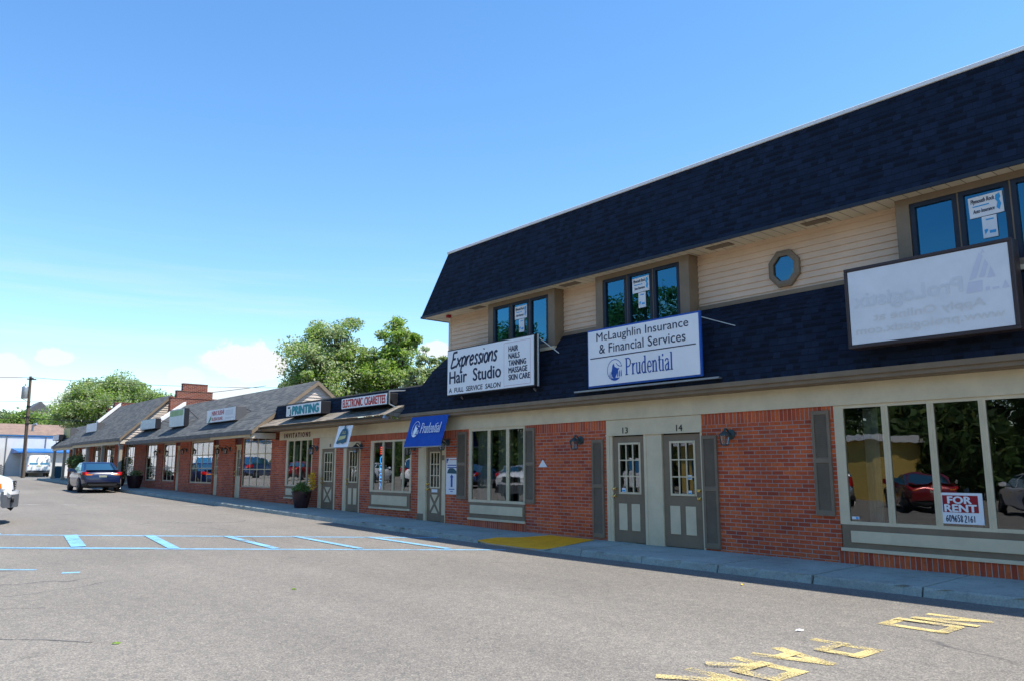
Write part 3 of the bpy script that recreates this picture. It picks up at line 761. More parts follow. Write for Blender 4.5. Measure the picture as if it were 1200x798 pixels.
for p, q, w in (((-19.66,-7.85),(-17.1,-8.2),.26), ((-18.70,-6.5),(-15.8,-6.84),.20), ((-17.6,-5.2),(-14.7,-5.3),.16), ((-16.75,-4.0),(-13.75,-4.0),.14), ((-15.7,-2.75),(-12.75,-2.65),.15), ((-20.9,-9.15),(-18.3,-9.6),.34), ((-21.9,-10.5),(-19.4,-11.),.34)):
    mb = MB(); line(mb, p, q, w, .012)
    struct(mb.build('blue_aisle_stripe', M['bluepaint'], fix=False))
for p, q, w in (((-15.4,-11.0),(-14.1,-9.38),.10), ((-13.5,-9.15),(-13.42,-8.92),.13)):
    mb = MB(); line(mb, p, q, w)
    struct(mb.build('blue_dash', M['bluepaint'], fix=False))
for p, q in (((-32.4,-7),(-31.1,-5.25)), ((-30.45,-4.15),(-28.5,-1.6))):
    mb = MB(); line(mb, p, q, .12); struct(mb.build('white_bay_line', M['whitepaint'], fix=False))
mb = MB()
for pts in ([(-11.2,-11.),(-10.7,-10.4),(-10.42,-9.88)], [(-9.6,-11.),(-8.78,-10.5),(-8.5,-10.2),(-8.1,-9.9)]):
    for a, b in zip(pts[:-1], pts[1:]): line(mb, a, b, .014)
struct(mb.build('tar_crack', M['tar'], fix=False))

# NO PARKING lettering, read from the shops: up = +x, reading direction = -y
mb = MB()
GL = {'N':[[(0,0),(0,1)],[(0,1),(1,0)],[(1,0),(1,1)]], 'O':[[(0,0),(1,0)],[(1,0),(1,1)],[(1,1),(0,1)],[(0,1),(0,0)]],
      'P':[[(0,0),(0,1)],[(0,1),(1,1)],[(1,1),(1,.45)],[(1,.45),(0,.45)]], 'A':[[(0,0),(.5,1)],[(.5,1),(1,0)],[(.2,.33),(.8,.33)]],
      'R':[[(0,0),(0,1)],[(0,1),(1,1)],[(1,1),(1,.45)],[(1,.45),(0,.45)],[(.4,.45),(1,0)]], 'K':[[(0,0),(0,1)],[(0,.45),(1,1)],[(.3,.6),(1,0)]],
      'I':[[(.5,0),(.5,1)]], 'G':[[(1,1),(0,1)],[(0,1),(0,0)],[(0,0),(1,0)],[(1,0),(1,.45)],[(1,.45),(.5,.45)]]}
for ch, ys in (('N',2.66),('O',3.22),('P',4.80),('A',5.38),('R',5.97),('K',6.56),('I',7.05),('N',7.65),('G',8.25)):
    x0 = (-3.84 if ch == 'N' and ys < 3 else -3.90)-.035*(ys-2.66)
    for k, (a, b) in enumerate(GL[ch]):
        p = Vector((x0+a[1]*.56, -ys-a[0]*.36)); q = Vector((x0+b[1]*.56, -ys-b[0]*.36)); d = (q-p).normalized()*.04
        line(mb, tuple(p-d), tuple(q+d), .115, .004+.0035*k)
struct(mb.build('road_lettering', M['yellowpaint'], fix=False), 'worn yellow NO PARKING lettering on the asphalt', 'road lettering')

# litter: a few leaves and a scrap on the lot
def litter(name, x, y, rz, r, mat, label, cat):
    o = thing(name, (x, y, g(x)), label, cat); mb = MB()
    pts = [(r,0,.012),(r*.3,r*.45,.004),(-r*.6,r*.3,.016),(-r,0,.006),(-r*.5,-r*.4,.012),(r*.4,-r*.35,.005)]
    c_, s_ = math.cos(rz), math.sin(rz)
    top = [(x+a*c_-b*s_, y+a*s_+b*c_, g(x)+z) for a, b, z in pts]; ctr = (x, y, g(x)+.022)
    for p, q in zip(top, top[1:]+top[:1]): mb.poly([ctr, p, q])
    mb.build('blade' if cat == 'leaf' else 'sheet', mat, o, fix=False)
litter('fallen_leaf', -9.9, -7.15, .4, .05, M['leafC'], 'small green leaf lying alone on the open asphalt below the blue stripes', 'leaf')
litter('fallen_leaf', -7.9, -9.75, 1.4, .045, M['leafC'], 'small green leaf near the dark crack lines at lower left', 'leaf')
litter('fallen_leaf', -6.4, -2.35, 2.2, .045, M['yellowflower'], 'small yellow leaf on the asphalt below the kerb near the big shop window', 'leaf')
litter('paper_scrap', -4.28, -4.55, .9, .045, M['paper'], 'white paper scrap beside the yellow road lettering', 'paper scrap')

# ================================================================== TWO-STOREY BUILDING
B2 = thing('two_storey_building', (-7, 0, wb(-7)), 'two-storey brick shop block with dark blue mansard roofs and beige clapboard upstairs', 'building')
XL, XR = -18.0, 2.6
OPS = [(-17.88,-16.66,0,2.30), (-15.66,-13.55,.34,2.556), (-11.0,-8.71,0,2.56), (-6.18,-3.38,.33,2.556), (-1.5,-.6,0,2.3)]
wall(B2, 'brick_wall', M['brick'], XL, XR, -.2, 2.36, OPS)
for a_, b_ in ((XL,-15.66),(-13.55,-11.0),(-8.71,-6.18),(-3.38,XR)): wall(B2, 'soldier_course', M['soldier'], a_, b_, 2.36, 2.556, [])
mb = MB(); mb.box(-15.70,-13.52,-.014,.08,.1,.37)
mb.build('sill_course', M['soldier'], B2)
MB().box(-6.24,-3.34,-.014,.08,.1,.355).build('sill_course', M['soldier'], B2)
# frieze, soffit and fascia of the lower roof
MB().box(XL, XR, -.035, .12, 2.555, 2.885).build('frieze', M['cream'], B2)
mb = MB(); mb.box(-18.44, XR, -.30, -.26, 2.90, 3.035); mb.box(-18.44, XR, -.335, -.298, 2.965, 3.05); mb.box(-18.44, XR, -.26, .12, 2.887, 2.93)
mb.build('fascia', M['taupe'], B2, bevel=.006)
# side, back and top of the ground floor
mb = MB(); mb.poly([(XR,0,0),(XR,11,0),(XR,11,5.6),(XR,.3,5.6),(XR,.3,3),(XR,0,3)]); mb.poly([(XL,11,0),(XR,11,0),(XR,11,5.6),(XL,11,5.6)]); mb.poly([(XL,0,0),(XL,11,0),(XL,11,3.05),(XL,0,3.05)])
mb.build('rear_wall', M['brick'], B2, fix=False)
# lower mansard: steep, easing near the siding, hipped round the left end
XS = -16.95
prof = [(-.31,3.04),(-.03,4.18),(.28,4.54)]
mb = MB()
lx = [-18.42,-17.2,XS-.0]
for (a, xa), (b, xb) in zip(zip(prof[:-1], lx[:-1]), zip(prof[1:], lx[1:])):
    mb.poly([(xa,a[0],a[1]),(XR,a[0],a[1]),(XR,b[0],b[1]),(xb,b[0],b[1])])
    mb.poly([(xa,11,a[1]),(xa,a[0],a[1]),(xb,b[0],b[1]),(xb,11,b[1])])
mb.build('lower_mansard', M['navy'], B2, fix=False)
MB().box(XS-.02, XR, .235, .285, 4.50, 4.575).build('flashing', M['taupe'], B2)
# beige siding upstairs, cut for the three bays
BAYS = [(-14.93,-12.54), (-11.27,-8.85), (-5.0,-2.6)]
clapboards(B2, XS, XR, 4.52, 5.60, .30, .108, BAYS)
mb = MB(); n = 9
for i in range(n):
    z = 4.5+i*.122
    mb.poly([(XS-.022,11,z),(XS-.022,.28,z),(XS,.28,z+.122),(XS,11,z+.122)])
mb.build('end_siding', M['siding'], B2, fix=False)
MB().box(XS-.03, XS+.07, .268, .30, 4.53, 5.60).build('corner_board', M['soffit'], B2)
# upper mansard
EX, EY, EZ = -17.50, -.27, 5.60
TX, TY, TZ = -16.77, .08, 7.27
mb = MB()
mb.poly([(EX,EY,EZ),(XR,EY,EZ),(XR,TY,TZ),(TX,TY,TZ)]); mb.poly([(EX,11,EZ),(EX,EY,EZ),(TX,TY,TZ),(TX,11,TZ)])
mb.build('upper_mansard', M['navy'], B2, fix=False)
MB().poly([(TX,TY,TZ-.02),(XR,TY,TZ-.02),(XR,11,TZ-.02),(TX,11,TZ-.02)]).build('flat_roof', M['flat'], B2, fix=False)
mb = MB(); mb.box(TX-.03, XR, TY-.03, TY+.06, TZ-.015, TZ+.055); mb.box(TX-.03, TX+.06, TY+.06, 11, TZ-.015, TZ+.055)
mb.build('coping', M['coping'], B2, bevel=.008)
mb = MB(); mb.box(EX+.01, XR, EY+.015, .30, EZ-.028, EZ-.004); mb.box(EX+.01, XS, .30, 11, EZ-.028, EZ-.004)
so = mb.build('soffit', M['soffitgroove'], B2)
mb = MB(); mb.box(EX-.012, XR, EY-.018, EY+.014, EZ-.045, EZ+.012); mb.box(EX-.012, EX+.012, EY+.014, 11, EZ-.045, EZ+.012)
mb.build('drip_edge', M['navyframe'], B2)
for a, b in ((-15.6,.45),(-12.3,.5),(-8.4,.5),(-6.5,.45)):
    mb = MB(); mb.box(a, a+b, EY+.18, EY+.38, EZ-.040, EZ-.0285); mb.build('soffit_vent', M['shutter'], B2)
tag_ = MB().box(-16.70,-16.60,-.02,.08,EZ-.10,EZ-.03).build('alarm_light', M['redsign'], B2)
# bays with three windows each
def bay(x0, x1, f0, f1):
    y = 0.0; zt = EZ-.03; zb = 4.26
    mb = MB()
    mb.box(x0, f0, y, .34, zb, zt); mb.box(f1, x1, y, .34, zb, zt); mb.box(f0, f1, y, .34, 5.47, zt); mb.box(f0, f1, y, .34, zb, 4.36)
    b = mb.build('window_bay', M['taupe'], B2)
    MB().box(x0-.03, x1+.03, y-.05, .1, zb-.07, zb-.001).build('bay_sill', M['cream'], b)
    w = f1-f0; t = .065
    mb = MB(); ps = []
    for i in range(3):
        a = f0+w*i/3+.012; c = f0+w*(i+1)/3-.012
        mb.box(a, a+t, y+.012, y+.09, 4.36, 5.47); mb.box(c-t, c, y+.012, y+.09, 4.36, 5.47)
        mb.box(a+t, c-t, y+.012, y+.09, 5.47-t, 5.47); mb.box(a+t, c-t, y+.012, y+.09, 4.36, 4.36+t)
        ps.append((a+t, c-t))
    mb.build('window_frame', M['navyframe'], b)
    for i in (1, 2):
        x = f0+w*i/3; MB().box(x-.012, x+.012, y+.02, y+.08, 4.36, 5.47).build('mullion', M['taupe'], b)
    p = MB()
    for a, c in ps: p.poly([(a,y+.05,4.40),(c,y+.05,4.40),(c,y+.05,5.43),(a,y+.05,5.43)])
    p.build('pane', M['blueglass'], b, fix=False)
    return ps
PS = [bay(-14.93,-12.54,-14.74,-12.75), bay(-11.27,-8.85,-11.07,-9.07), bay(-5.0,-2.6,-4.80,-2.80)]
for x0, x1 in BAYS: pass
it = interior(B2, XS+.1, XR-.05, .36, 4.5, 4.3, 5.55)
# octagonal window
oc = Vector((-7.03, .27, 4.97)); hz = .318; hx = .285
def octo(r, y): return [(oc.x+hx*r*math.cos(R(22.5+45*i))/math.cos(R(22.5)), y, oc.z+hz*r*math.sin(R(22.5+45*i))/math.cos(R(22.5))) for i in range(8)]
mb = MB(); a = octo(1.,.225); b = octo(.86,.205); c = octo(.68,.215); d = octo(.68,.262); e = octo(1., .30)
for p, q in ((e,a),(a,b),(b,c),(c,d)):
    for i in range(8): mb.poly([p[i],p[(i+1)%8],q[(i+1)%8],q[i]])
ow = mb.build('octagon_window', M['shutter'], B2)
MB().poly(octo(.70,.255)).build('pane', M['blueglass'], ow, fix=False)
# ground-floor windows
w = window(B2, -15.66, -13.55, .79, 2.554, [(-15.55,-14.92),(-14.82,-14.22),(-14.12,-13.60)])
apron(B2, w, -15.64, -13.57, .37, .79, -15.58, -13.63, .52, .72)
w = window(B2, -6.18, -3.38, .75, 2.554, [(-6.03,-5.44),(-5.345,-4.785),(-4.695,-4.11),(-4.02,-3.45)], fw=.05)
apron(B2, w, -6.16, -3.40, .355, .75, -6.02, -3.52, .49, .66)
for x0, x1, z0, z1 in ((-16.13,-15.74,.84,2.49),(-13.53,-13.21,.82,2.49),(-11.43,-11.11,.22,2.17),(-8.685,-8.37,.21,2.17),(-6.55,-6.25,.86,2.49),(-3.28,-3.0,.86,2.49)):
    shutter(B2, x0, x1, z0, z1)
# double entrance panel with two doors
mb = MB()
mb.box(-11.03,-8.69,-.012,.06,2.24,2.55); mb.box(-11.03,-8.69,-.034,-.010,2.235,2.262)
for a, b in ((-11.03,-10.95),(-10.91,-10.875),(-10.05,-9.99),(-9.65,-9.615),(-8.725,-8.69)): mb.box(a, b, -.018, .06, .1, 2.24)
mb.box(-10.95,-10.91,-.008,.06,.1,2.24); mb.box(-9.99,-9.65,-.006,.06,.1,2.24)
ent = mb.build('entrance_panel', M['cream'], B2)
door(B2, -10.87, -10.055, wb(-10)+.01, 2.215, 'panels', (.21,.84,.465,.925), (3,3), .055)
door(B2, -9.61, -8.73, wb(-9)+.01, 2.215, 'panels', (.22,.82,.465,.925), (3,3), .94)
for s, x in (('13',-10.52),('14',-9.19)):
    mb = MB(); pl = Plane((x, -.022, 2.275)); write(mb, pl, s, -.06, .08, 0, .115, .01)
    mb.build('door_number', M['black'], ent, fix=False)
# salon door on the left
mb = MB()
mb.box(-17.90,-17.54,-.02,.06,.12,2.30); mb.box(-16.80,-16.65,-.02,.06,.12,2.30); mb.box(-17.54,-16.80,-.02,.06,2.14,2.30)
fr = mb.build('door_frame', M['cream'], B2, bevel=.005)
MB().box(-17.92,-17.62,-.03,-.019,.15,.42).build('frame_plinth', M['shutter'], fr)
MB().box(-16.83,-16.66,-.03,-.019,.15,.42).build('frame_plinth', M['shutter'], fr)
MB().box(-16.79,-16.68,-.03,-.020,1.80,1.93).build('number_plate', M['shutter'], fr)
door(B2, -17.52, -16.82, wb(-17)+.01, 2.13, 'cross', (.22,.8,.46,.93), (3,3), .1, y=.05)
MB().box(-17.3,-17.05,.018,.029,.98,1.06).build('letter_slot', M['paper'], B2)
# rest of the front beyond the frame
door(B2, -1.48, -.62, wb(0)+.01, 2.2, 'panels', (.21,.86,.465,.925), (3,3), .055)
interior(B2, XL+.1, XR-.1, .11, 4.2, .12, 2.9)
curtain(B2, -15.6, -15.0, .8, 2.5, .22, 5); curtain(B2, -14.75, -14.2, .8, 2.5, .2, 7, .035); curtain(B2, -14.1, -13.6, .8, 2.5, .24, 5)
curtain(B2, -5.85, -5.62, .7, 2.5, .26, 4, .03)

# ================================================================== ONE-STOREY BRICK SHOPS
B1 = thing('brick_shop_row', (-22.5, 0, wb(-22.5)), 'low brick shop unit with flat parapet roof and sunlit-toned shake skirt', 'building')
X0, X1 = -27.25, -18.0
OPS = [(-26.27,-24.25,.58,2.6), (-23.74,-22.60,0,2.42), (-22.09,-21.06,0,2.4), (-20.45,-18.26,.46,2.39)]
wall(B1, 'brick_wall', M['brick'], X0, X1, -.2, 2.42, OPS)
for a_, b_ in ((X0,-26.27),(-24.25,-23.74),(-22.60,X1)): wall(B1, 'soldier_course', M['soldier'], a_, b_, 2.42, 2.60, [])
MB().box(X0+.42, X1-.002, -.035, .12, 2.58, 2.885).build('frieze', M['cream'], B1)
mb = MB(); mb.box(X0, -18.45, -.56, -.52, 2.90, 3.03); mb.box(X0, -18.45, -.605, -.558, 2.96, 3.04); mb.box(X0, -18.45, -.52, .12, 2.887, 2.93)
mb.build('fascia', M['taupe'], B1, bevel=.006)
mb = MB(); mb.box(X0+.1, -18.5, -.63, -.606, 2.975, 3.0)
mb.build('conduit', M['trimblack'], B1)
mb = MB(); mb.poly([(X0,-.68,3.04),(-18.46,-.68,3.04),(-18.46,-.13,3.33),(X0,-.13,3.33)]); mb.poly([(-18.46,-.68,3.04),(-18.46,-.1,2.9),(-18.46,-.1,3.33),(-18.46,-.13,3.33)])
mb.build('sunlit_tone_skirt', M['shake'], B1, fix=False)
mb = MB(); mb.poly([(X0,-.135,3.325),(-17.6,-.135,3.325),(-17.4,.005,3.82),(X0,.005,3.82)])
mb.build('roof_skirt', M['navy'], B1, fix=False)
MB().box(-18.455, -17.9, -.125, -.02, 2.95, 3.36).build('roof_return', M['navy'], B1)
MB().box(X0, -17.3, .0, .08, 3.80, 3.84).build('coping', M['shutter'], B1)
mb = MB(); mb.poly([(X0,0,3.79),(-17.3,0,3.79),(-17.3,8,3.79),(X0,8,3.79)]); mb.poly([(X0,8,0),(X1,8,0),(X1,8,3.79),(X0,8,3.79)])
mb.build('flat_roof', M['flat'], B1, fix=False)
w = window(B1, -26.27, -24.25, 1.0, 2.58, [(-26.12,-25.70),(-25.63,-25.18),(-25.11,-24.67),(-24.60,-24.30)], fw=.05)
apron(B1, w, -26.25, -24.27, .58, 1.0, -26.15, -24.4, .70, .92)
w = window(B1, -20.45, -18.26, .93, 2.39, [(-20.28,-19.80),(-19.71,-19.24),(-19.16,-18.72),(-18.64,-18.33)], fw=.05)
apron(B1, w, -20.42, -18.29, .46, .93, -20.30, -18.42, .58, .84)
mb = MB(); mb.box(-23.74,-23.56,-.015,.06,.2,2.578); mb.box(-22.68,-22.60,-.015,.06,.2,2.578); mb.box(-23.56,-22.68,-.015,.06,2.22,2.578)
fr = mb.build('door_frame', M['cream'], B1)
MB().box(-23.02,-22.92,-.02,-.0155,2.27,2.37).build('number_plate', M['shutter'], fr)
mb = MB(); mb.box(-22.09,-21.90,-.015,.06,.2,2.4); mb.box(-21.10,-21.06,-.015,.06,.2,2.4); mb.box(-21.90,-21.10,-.015,.06,2.24,2.4)
mb.build('door_frame', M['cream'], B1)
door(B1, -23.55, -22.69, wb(-23)+.01, 2.21, 'cross', (.2,.82,.46,.93), (3,3), .08)
door(B1, -21.89, -21.11, wb(-21.5)+.01, 2.23, 'panels', (.2,.82,.46,.93), (3,2), .08)
interior(B1, X0+.1, X1-.05, .11, 4.2, .25, 2.9)
curtain(B1, -26.1, -25.75, 1., 2.4, .2, 4, .02)
mb = MB()
for i in range(16): mb.box(-25.5+i*.075, -25.46+i*.075, .5, .55, 1.0, 1.3+.25*((i*7)%5)/5)
mb.build('shelf_stock', M['paper'], B1)
# maroon letters on the frieze
mb = MB(); pl = Plane((-26.42,-.041,2.645)); write(mb, pl, 'I N V I T A T I O N S', 0, 2.03, 0, .155, .07); inv = mb.build('invitation_lettering', M['maroon'], B1, fix=False)

# ================================================================== GABLED SHOPS
def gable_row(name, label, xr, xl, eave, ridge, floor_fn, back=True, gable=True, over=.12, beam=None):
    """long shingled roof with a clapboard gable at its right end"""
    b = thing(name, ((xr+xl)/2, 0, wb((xr+xl)/2)), label, 'building')
    (ey, ez), (ry, rz) = eave, ridge
    sl = (rz-ez)/(ry-ey); by = ry+(ry-ey)*1.0; th = .10
    mb = MB()
    sec = [(ey,ez),(ry,rz),(by,ez),(by,ez-th),(ry,rz-th*1.2),(ey,ez-th)]
    mb.prism([(xr+over,y,z) for y,z in sec], (xl-xr-over,0,0))
    mb.build('shingle_roof', M['grey'], b)
    # gutter/fascia along the eave and rake boards
    MB().box(xl, xr+over-.01, ey-.03, ey+.02, ez-.16, ez-.004).build('gutter', M['greybox'], b)
    MB().box(xl, xr+.02, ey+.022, .02, ez-.155, ez-.11).build('soffit', M['soffit'], b)
    MB().box(beam or xl, xr-.05, ey+.05, ey+.2, ez-.31 if beam is None else ez-.24, ez-.156).build('eave_beam', M['cream'], b)
    if gable:
        w = .12; xx = xr+over+.004
        for (a, za), (c, zc) in (((ey,ez),(ry,rz)),((ry,rz),(by,ez))):
            MB().prism([(xx,a,za-.02),(xx,c,zc-.02),(xx,c,zc-.02-w*1.25),(xx,a,za-.02-w*1.25)], (-.035,0,0)).build('rake_board', M['shutter'], b)
        n = int((rz-ez)/.12); mb = MB()
        for i in range(n):
            z = ez-.05+i*.12; y0 = ey+.1+(i*.12)/sl; y1 = by-.1-(i*.12)/sl
            if y1 < y0: break
            mb.poly([(xr+.024,y0,z),(xr+.024,y1,z),(xr,y1-.06,z+.12),(xr,y0+.06,z+.12)]); mb.poly([(xr,y0,z),(xr,y1,z),(xr+.024,y1,z),(xr+.024,y0,z)])
        mb.build('gable_siding', M['sidinggrey'], b, fix=False)
        mb = MB(); mb.box(xr-.12, xr+.05, ey+.05, 0, ez-.30, ez-.1); mb.build('gable_beam', M['soffit'], b)
    mb = MB(); z0 = wb(xl)
    mb.poly([(xl,0,0),(xl,4,0),(xl,4,ez),(xl,0,ez)]); mb.poly([(xl,4,0),(xr,4,0),(xr,4,ez),(xl,4,ez)]); mb.poly([(xr-.01,0.01,0),(xr-.01,4,0),(xr-.01,4,ez),(xr-.01,0.01,ez)])
    mb.build('rear_wall', M['brick'], b, fix=False)
    return b
def shopfront(b, x0, x1, zt, bays, ez):
    """bays: ('w', xa, xb, zb) windows, ('d', xa, xb) doors with a dark panel over them"""
    ops = []
    for q in bays:
        ops.append((q[1], q[2], q[3] if q[0] == 'w' else 0, zt))
    wall(b, 'brick_wall', M['brick'], x0, x1, -.2, zt+.08, ops, reveal=.16)
    for q in bays:
        xa, xb = q[1], q[2]; wdt = xb-xa
        if q[0] == 'w':
            zb = q[3]; n = q[4] if len(q) > 4 else 4; e = .06
            ps = [(xa+e+(wdt-2*e+.038)*i/n, xa+e+(wdt-2*e+.038)*(i+1)/n-.038) for i in range(n)]
            window(b, xa, xb, zb, zt, ps, (zb+(zt-zb)*.35, zb+(zt-zb)*.655), y=.06, fw=.06, thin=True)
        else:
            z0 = wb((xa+xb)/2)+.01; zd = z0+2.0
            MB().box(xa, xb, .06, .10, zd+.06, zt).build('transom_panel', M['maroon'] if wdt < .75 and q[0] == 'd' else M['black'], b)
            MB().box(xa, xb, .05, .11, zd, zd+.06).build('door_head', M['cream'], b)
            door(b, xa+.03, xb-.03, z0, zd, 'panels', (.2,.8,.42,.93), (2,3), .1, y=.1, mat=M['cream'] if q[0] == 'd' else M['taupe'])
    interior(b, x0+.05, x1-.05, .17, 3.2, wb(x0)-.1, zt+.06)

BB = gable_row('gabled_shop_row', 'gabled brick shops with grey roof nearest the low brick unit', -27.3, -43.6, (-.92,2.95), (1.55,4.86), None, beam=-31.5)
shopfront(BB, -43.6, -27.26, 2.80, [('w',-30.40,-27.55,.90,4), ('d',-31.15,-30.42), ('d',-33.52,-32.90), ('w',-36.44,-33.56,.97,4), ('d',-38.49,-37.87), ('w',-40.45,-38.52,1.0,3), ('w',-43.3,-41.41,1.0,3)], 2.95)
BC = gable_row('gabled_shop_row', 'gabled brick shops with white porch columns behind the dark blue sedan', -44.0, -55.2, (-1.14,3.16), (1.27,5.5), None)
shopfront(BC, -55.2, -43.62, 2.98, [('w',-47.5,-45.4,.75,4), ('d',-48.7,-48.0), ('w',-51.7,-49.6,1.1,3), ('d',-52.6,-51.9), ('w',-54.6,-52.8,1.1,3)], 3.16)
for x in (-44.15,-47.8,-51.4,-54.9):
    z0 = wb(x)
    c = MB(); c.box(x-.08, x+.08, -1.08, -.92, z0-.02, 2.84); c.box(x-.12, x+.12, -1.12, -.88, z0-.02, z0+.14); c.box(x-.11, x+.11, -1.11, -.89, 2.74, 2.84)
    c.build('porch_column', M['column'], BC, bevel=.01)
BD = gable_row('gabled_shop_row', 'lowest and farthest grey-roofed shop at the end of the row', -55.3, -61.6, (-1.1,3.1), (.35,4.45), None, gable=False)
shopfront(BD, -61.6, -55.3, 2.92, [('w',-58.4,-56.7,1.1,3), ('d',-59.4,-58.7), ('w',-61.2,-59.6,1.1,3)], 3.1)
for x in (-58.0,-61.2):
    c = MB(); z0 = wb(x); c.box(x-.08, x+.08, -1.03, -.87, z0-.02, 2.78); c.box(x-.12, x+.12, -1.07, -.83, z0-.02, z0+.14)
    c.build('porch_column', M['column'], BD, bevel=.01)
# fire walls: stepped brick parapets with white sloped copings
def fire_wall(b, x, steps, cop, th=.32):
    mb = MB()
    for y0, y1, z0, z1 in steps: mb.box(x-th, x, y0, y1, z0, z1)
    o = mb.build('stepped_parapet', M['brickold'], b)
    mb = MB()
    for y0, y1, z0, z1 in steps: mb.box(x-th-.02, x+.02, y0-.02, y1+.02, z1+.001, z1+.04)
    mb.build('parapet_cap', M['brickold'], o)
    (ya, za), (yb, zb) = cop
    MB().prism([(x+.9,ya,za),(x+.9,yb,zb),(x+.9,yb,zb+.20),(x+.9,ya,za+.20)], (-.45,0,0)).build('white_coping', M['coping'], b, bevel=.01)
fire_wall(BB, -43.1, [(.98,3.5,3.2,5.28),(1.28,3.15,5.28,5.66),(1.58,2.86,5.66,6.05)], ((.0,3.68),(1.5,4.84)))
fire_wall(BC, -55.0, [(.75,3.2,3.2,5.35),(1.1,2.7,5.35,5.78)], ((.0,4.32),(1.25,5.52)))

# ================================================================== SIGNS
def box_sign(name, label, x0, x1, z0, z1, y, depth, face, case, rim=.03, group=None, struts=2):
    s = thing(name, ((x0+x1)/2, y+depth, z0), label, 'sign', group)
    mb = MB(); mb.box(x0, x1, y, y+depth, z0, z1); mb.build('case', case, s, bevel=.006)
    MB().box(x0+rim, x1-rim, y-.012, y+.0, z0+rim, z1-rim).build('face', face, s)
    return s
# salon sign
s = box_sign('shop_sign', 'white hair salon sign in a dark case on the lower mansard', -16.0, -12.70, 3.36, 4.51, -.45, .15, M['white'], M['darkbox'])
pl = Plane((-16.0,-.4655,3.36)); mb = MB()
brush_word(mb, pl, 'Expressions', .16, .70, .222, .225, .055, .18)
write(mb, pl, 'Hair  Studio', .12, 2.14, .30, .60, .022)
write(mb, pl, 'A  FULL  SERVICE  SALON', .10, 2.12, .075, .19, .018, .06)
for i, t in enumerate(('HAIR','NAILS','TANNING','MASSAGE','SKIN CARE')):
    write(mb, pl, t, 2.42, 2.42+(.33,.38,.6,.64,.73)[i], .845-i*.162, .97-i*.162, .03)
mb.build('lettering', M['ink'], s, fix=False)
mb = MB()
for a, b, c, d in ((2.25,3.17,.075,.083),(2.25,3.17,1.05,1.058),(2.25,2.258,.083,1.05),(3.162,3.17,.083,1.05)): rect(mb, pl, a, b, c, d)
mb.build('pink_border', M['pinkline'], s, fix=False)
MB().bar((-12.72,-.36,4.46),(-12.3,.0,4.02),.02,.02).build('brace', M['steel'], s)
mb = MB(); mb.tube((-12.675,-.38,3.36),(-12.675,-.38,4.5),.025,.025,8)
for x in (-15.6,-12.9): mb.bar((x,-.31,3.5),(x,-.15,3.5),.04,.04); mb.bar((x,-.31,3.34),(x,-.24,3.28),.03,.03)
mb.build('brace', M['steel'], s)
# insurance sign
s = box_sign('shop_sign', 'white insurance office sign with a blue border between the upstairs bays', -11.14, -8.34, 3.19, 4.355, -.40, .05, M['white'], M['bluesign'], .035)
pl = Plane((-11.14,-.4155,3.19)); mb = MB()
write(mb, pl, 'McLaughlin Insurance', .27, 2.55, .865, 1.08, .002)
write(mb, pl, '& Financial Services', .34, 2.48, .66, .85, .002)
rect(mb, pl, .09, 2.70, .57, .59)
mb.build('lettering', M['ink'], s, fix=False)
mb = MB(); rock_logo(mb, pl, .75, .30, .20, .215); serif_word(mb, pl, 'Prudential', 1.02, 2.18, .175, .33)
mb.build('blue_logo', M['bluesign'], s, fix=False)
mb = MB(); mb.box(-11.55,-8.0,-.40,-.30,3.125,3.155); mb.build('ledge', M['steel'], s)
MB().bar((-8.36,-.36,4.25),(-7.85,-.06,4.05),.014,.014).build('brace', M['steel'], s)
for x in (-10.7,-8.8): MB().bar((x,-.35,3.4),(x,-.2,3.4),.04,.04).build('brace', M['steel'], s)
# blank sign with ghosted reversed lettering
s = box_sign('shop_sign', 'blank white sign panel in brown frame with ghosted reversed lettering', -5.60, -3.345, 3.33, 4.53, -.52, .22, M['offwhite'], M['brown'], .055)
mb = MB()
for a, b, c, d in ((-5.60,-3.345,3.33,3.375),(-5.60,-3.345,4.485,4.53),(-5.60,-5.555,3.375,4.485),(-3.39,-3.345,3.375,4.485)): mb.box(a, b, -.545, -.5205, c, d)
mb.build('frame', M['brown'], s, bevel=.006)
pl = Plane((-5.60,-.5355,3.33)); mb = MB()
write(mb, pl, 'ProLogistix', .13, 1.62, .52, .80, .02, 0, True)
mb.build('ghost_lettering', M['ghost'], s, fix=False)
mb = MB(); write(mb, pl, 'Apply Online at', .40, 1.88, .33, .475, .015, 0, True); mb.build('ghost_address', M['ghosttan'], s, fix=False)
mb = MB(); write(mb, pl, 'www.prologistix.com', .13, 2.10, .155, .30, .015, 0, True)
mb.build('ghost_address', M['ghosttan'], s, fix=False)
mb = MB(); shape(mb, pl, [(1.66,.55),(1.86,.55),(1.87,.70),(1.70,.70)]); shape(mb, pl, [(1.71,.72),(1.80,.74),(1.90,1.02),(1.86,1.08)]); shape(mb, pl, [(1.83,.74),(1.90,.74),(1.955,.90),(1.925,.98)]); shape(mb, pl, [(1.93,.72),(2.03,.72),(1.98,.87)])
shape(mb, pl, [(1.88,1.06),(1.93,1.06),(1.905,1.12)]); rect(mb, pl, 1.90, 1.95, .55, .60); rect(mb, pl, 1.98, 2.06, .555, .585); shape(mb, pl, [(2.09,.55),(2.18,.55),(2.135,.66)])
mb.build('ghost_logo', M['ghostlogo'], s, fix=False)
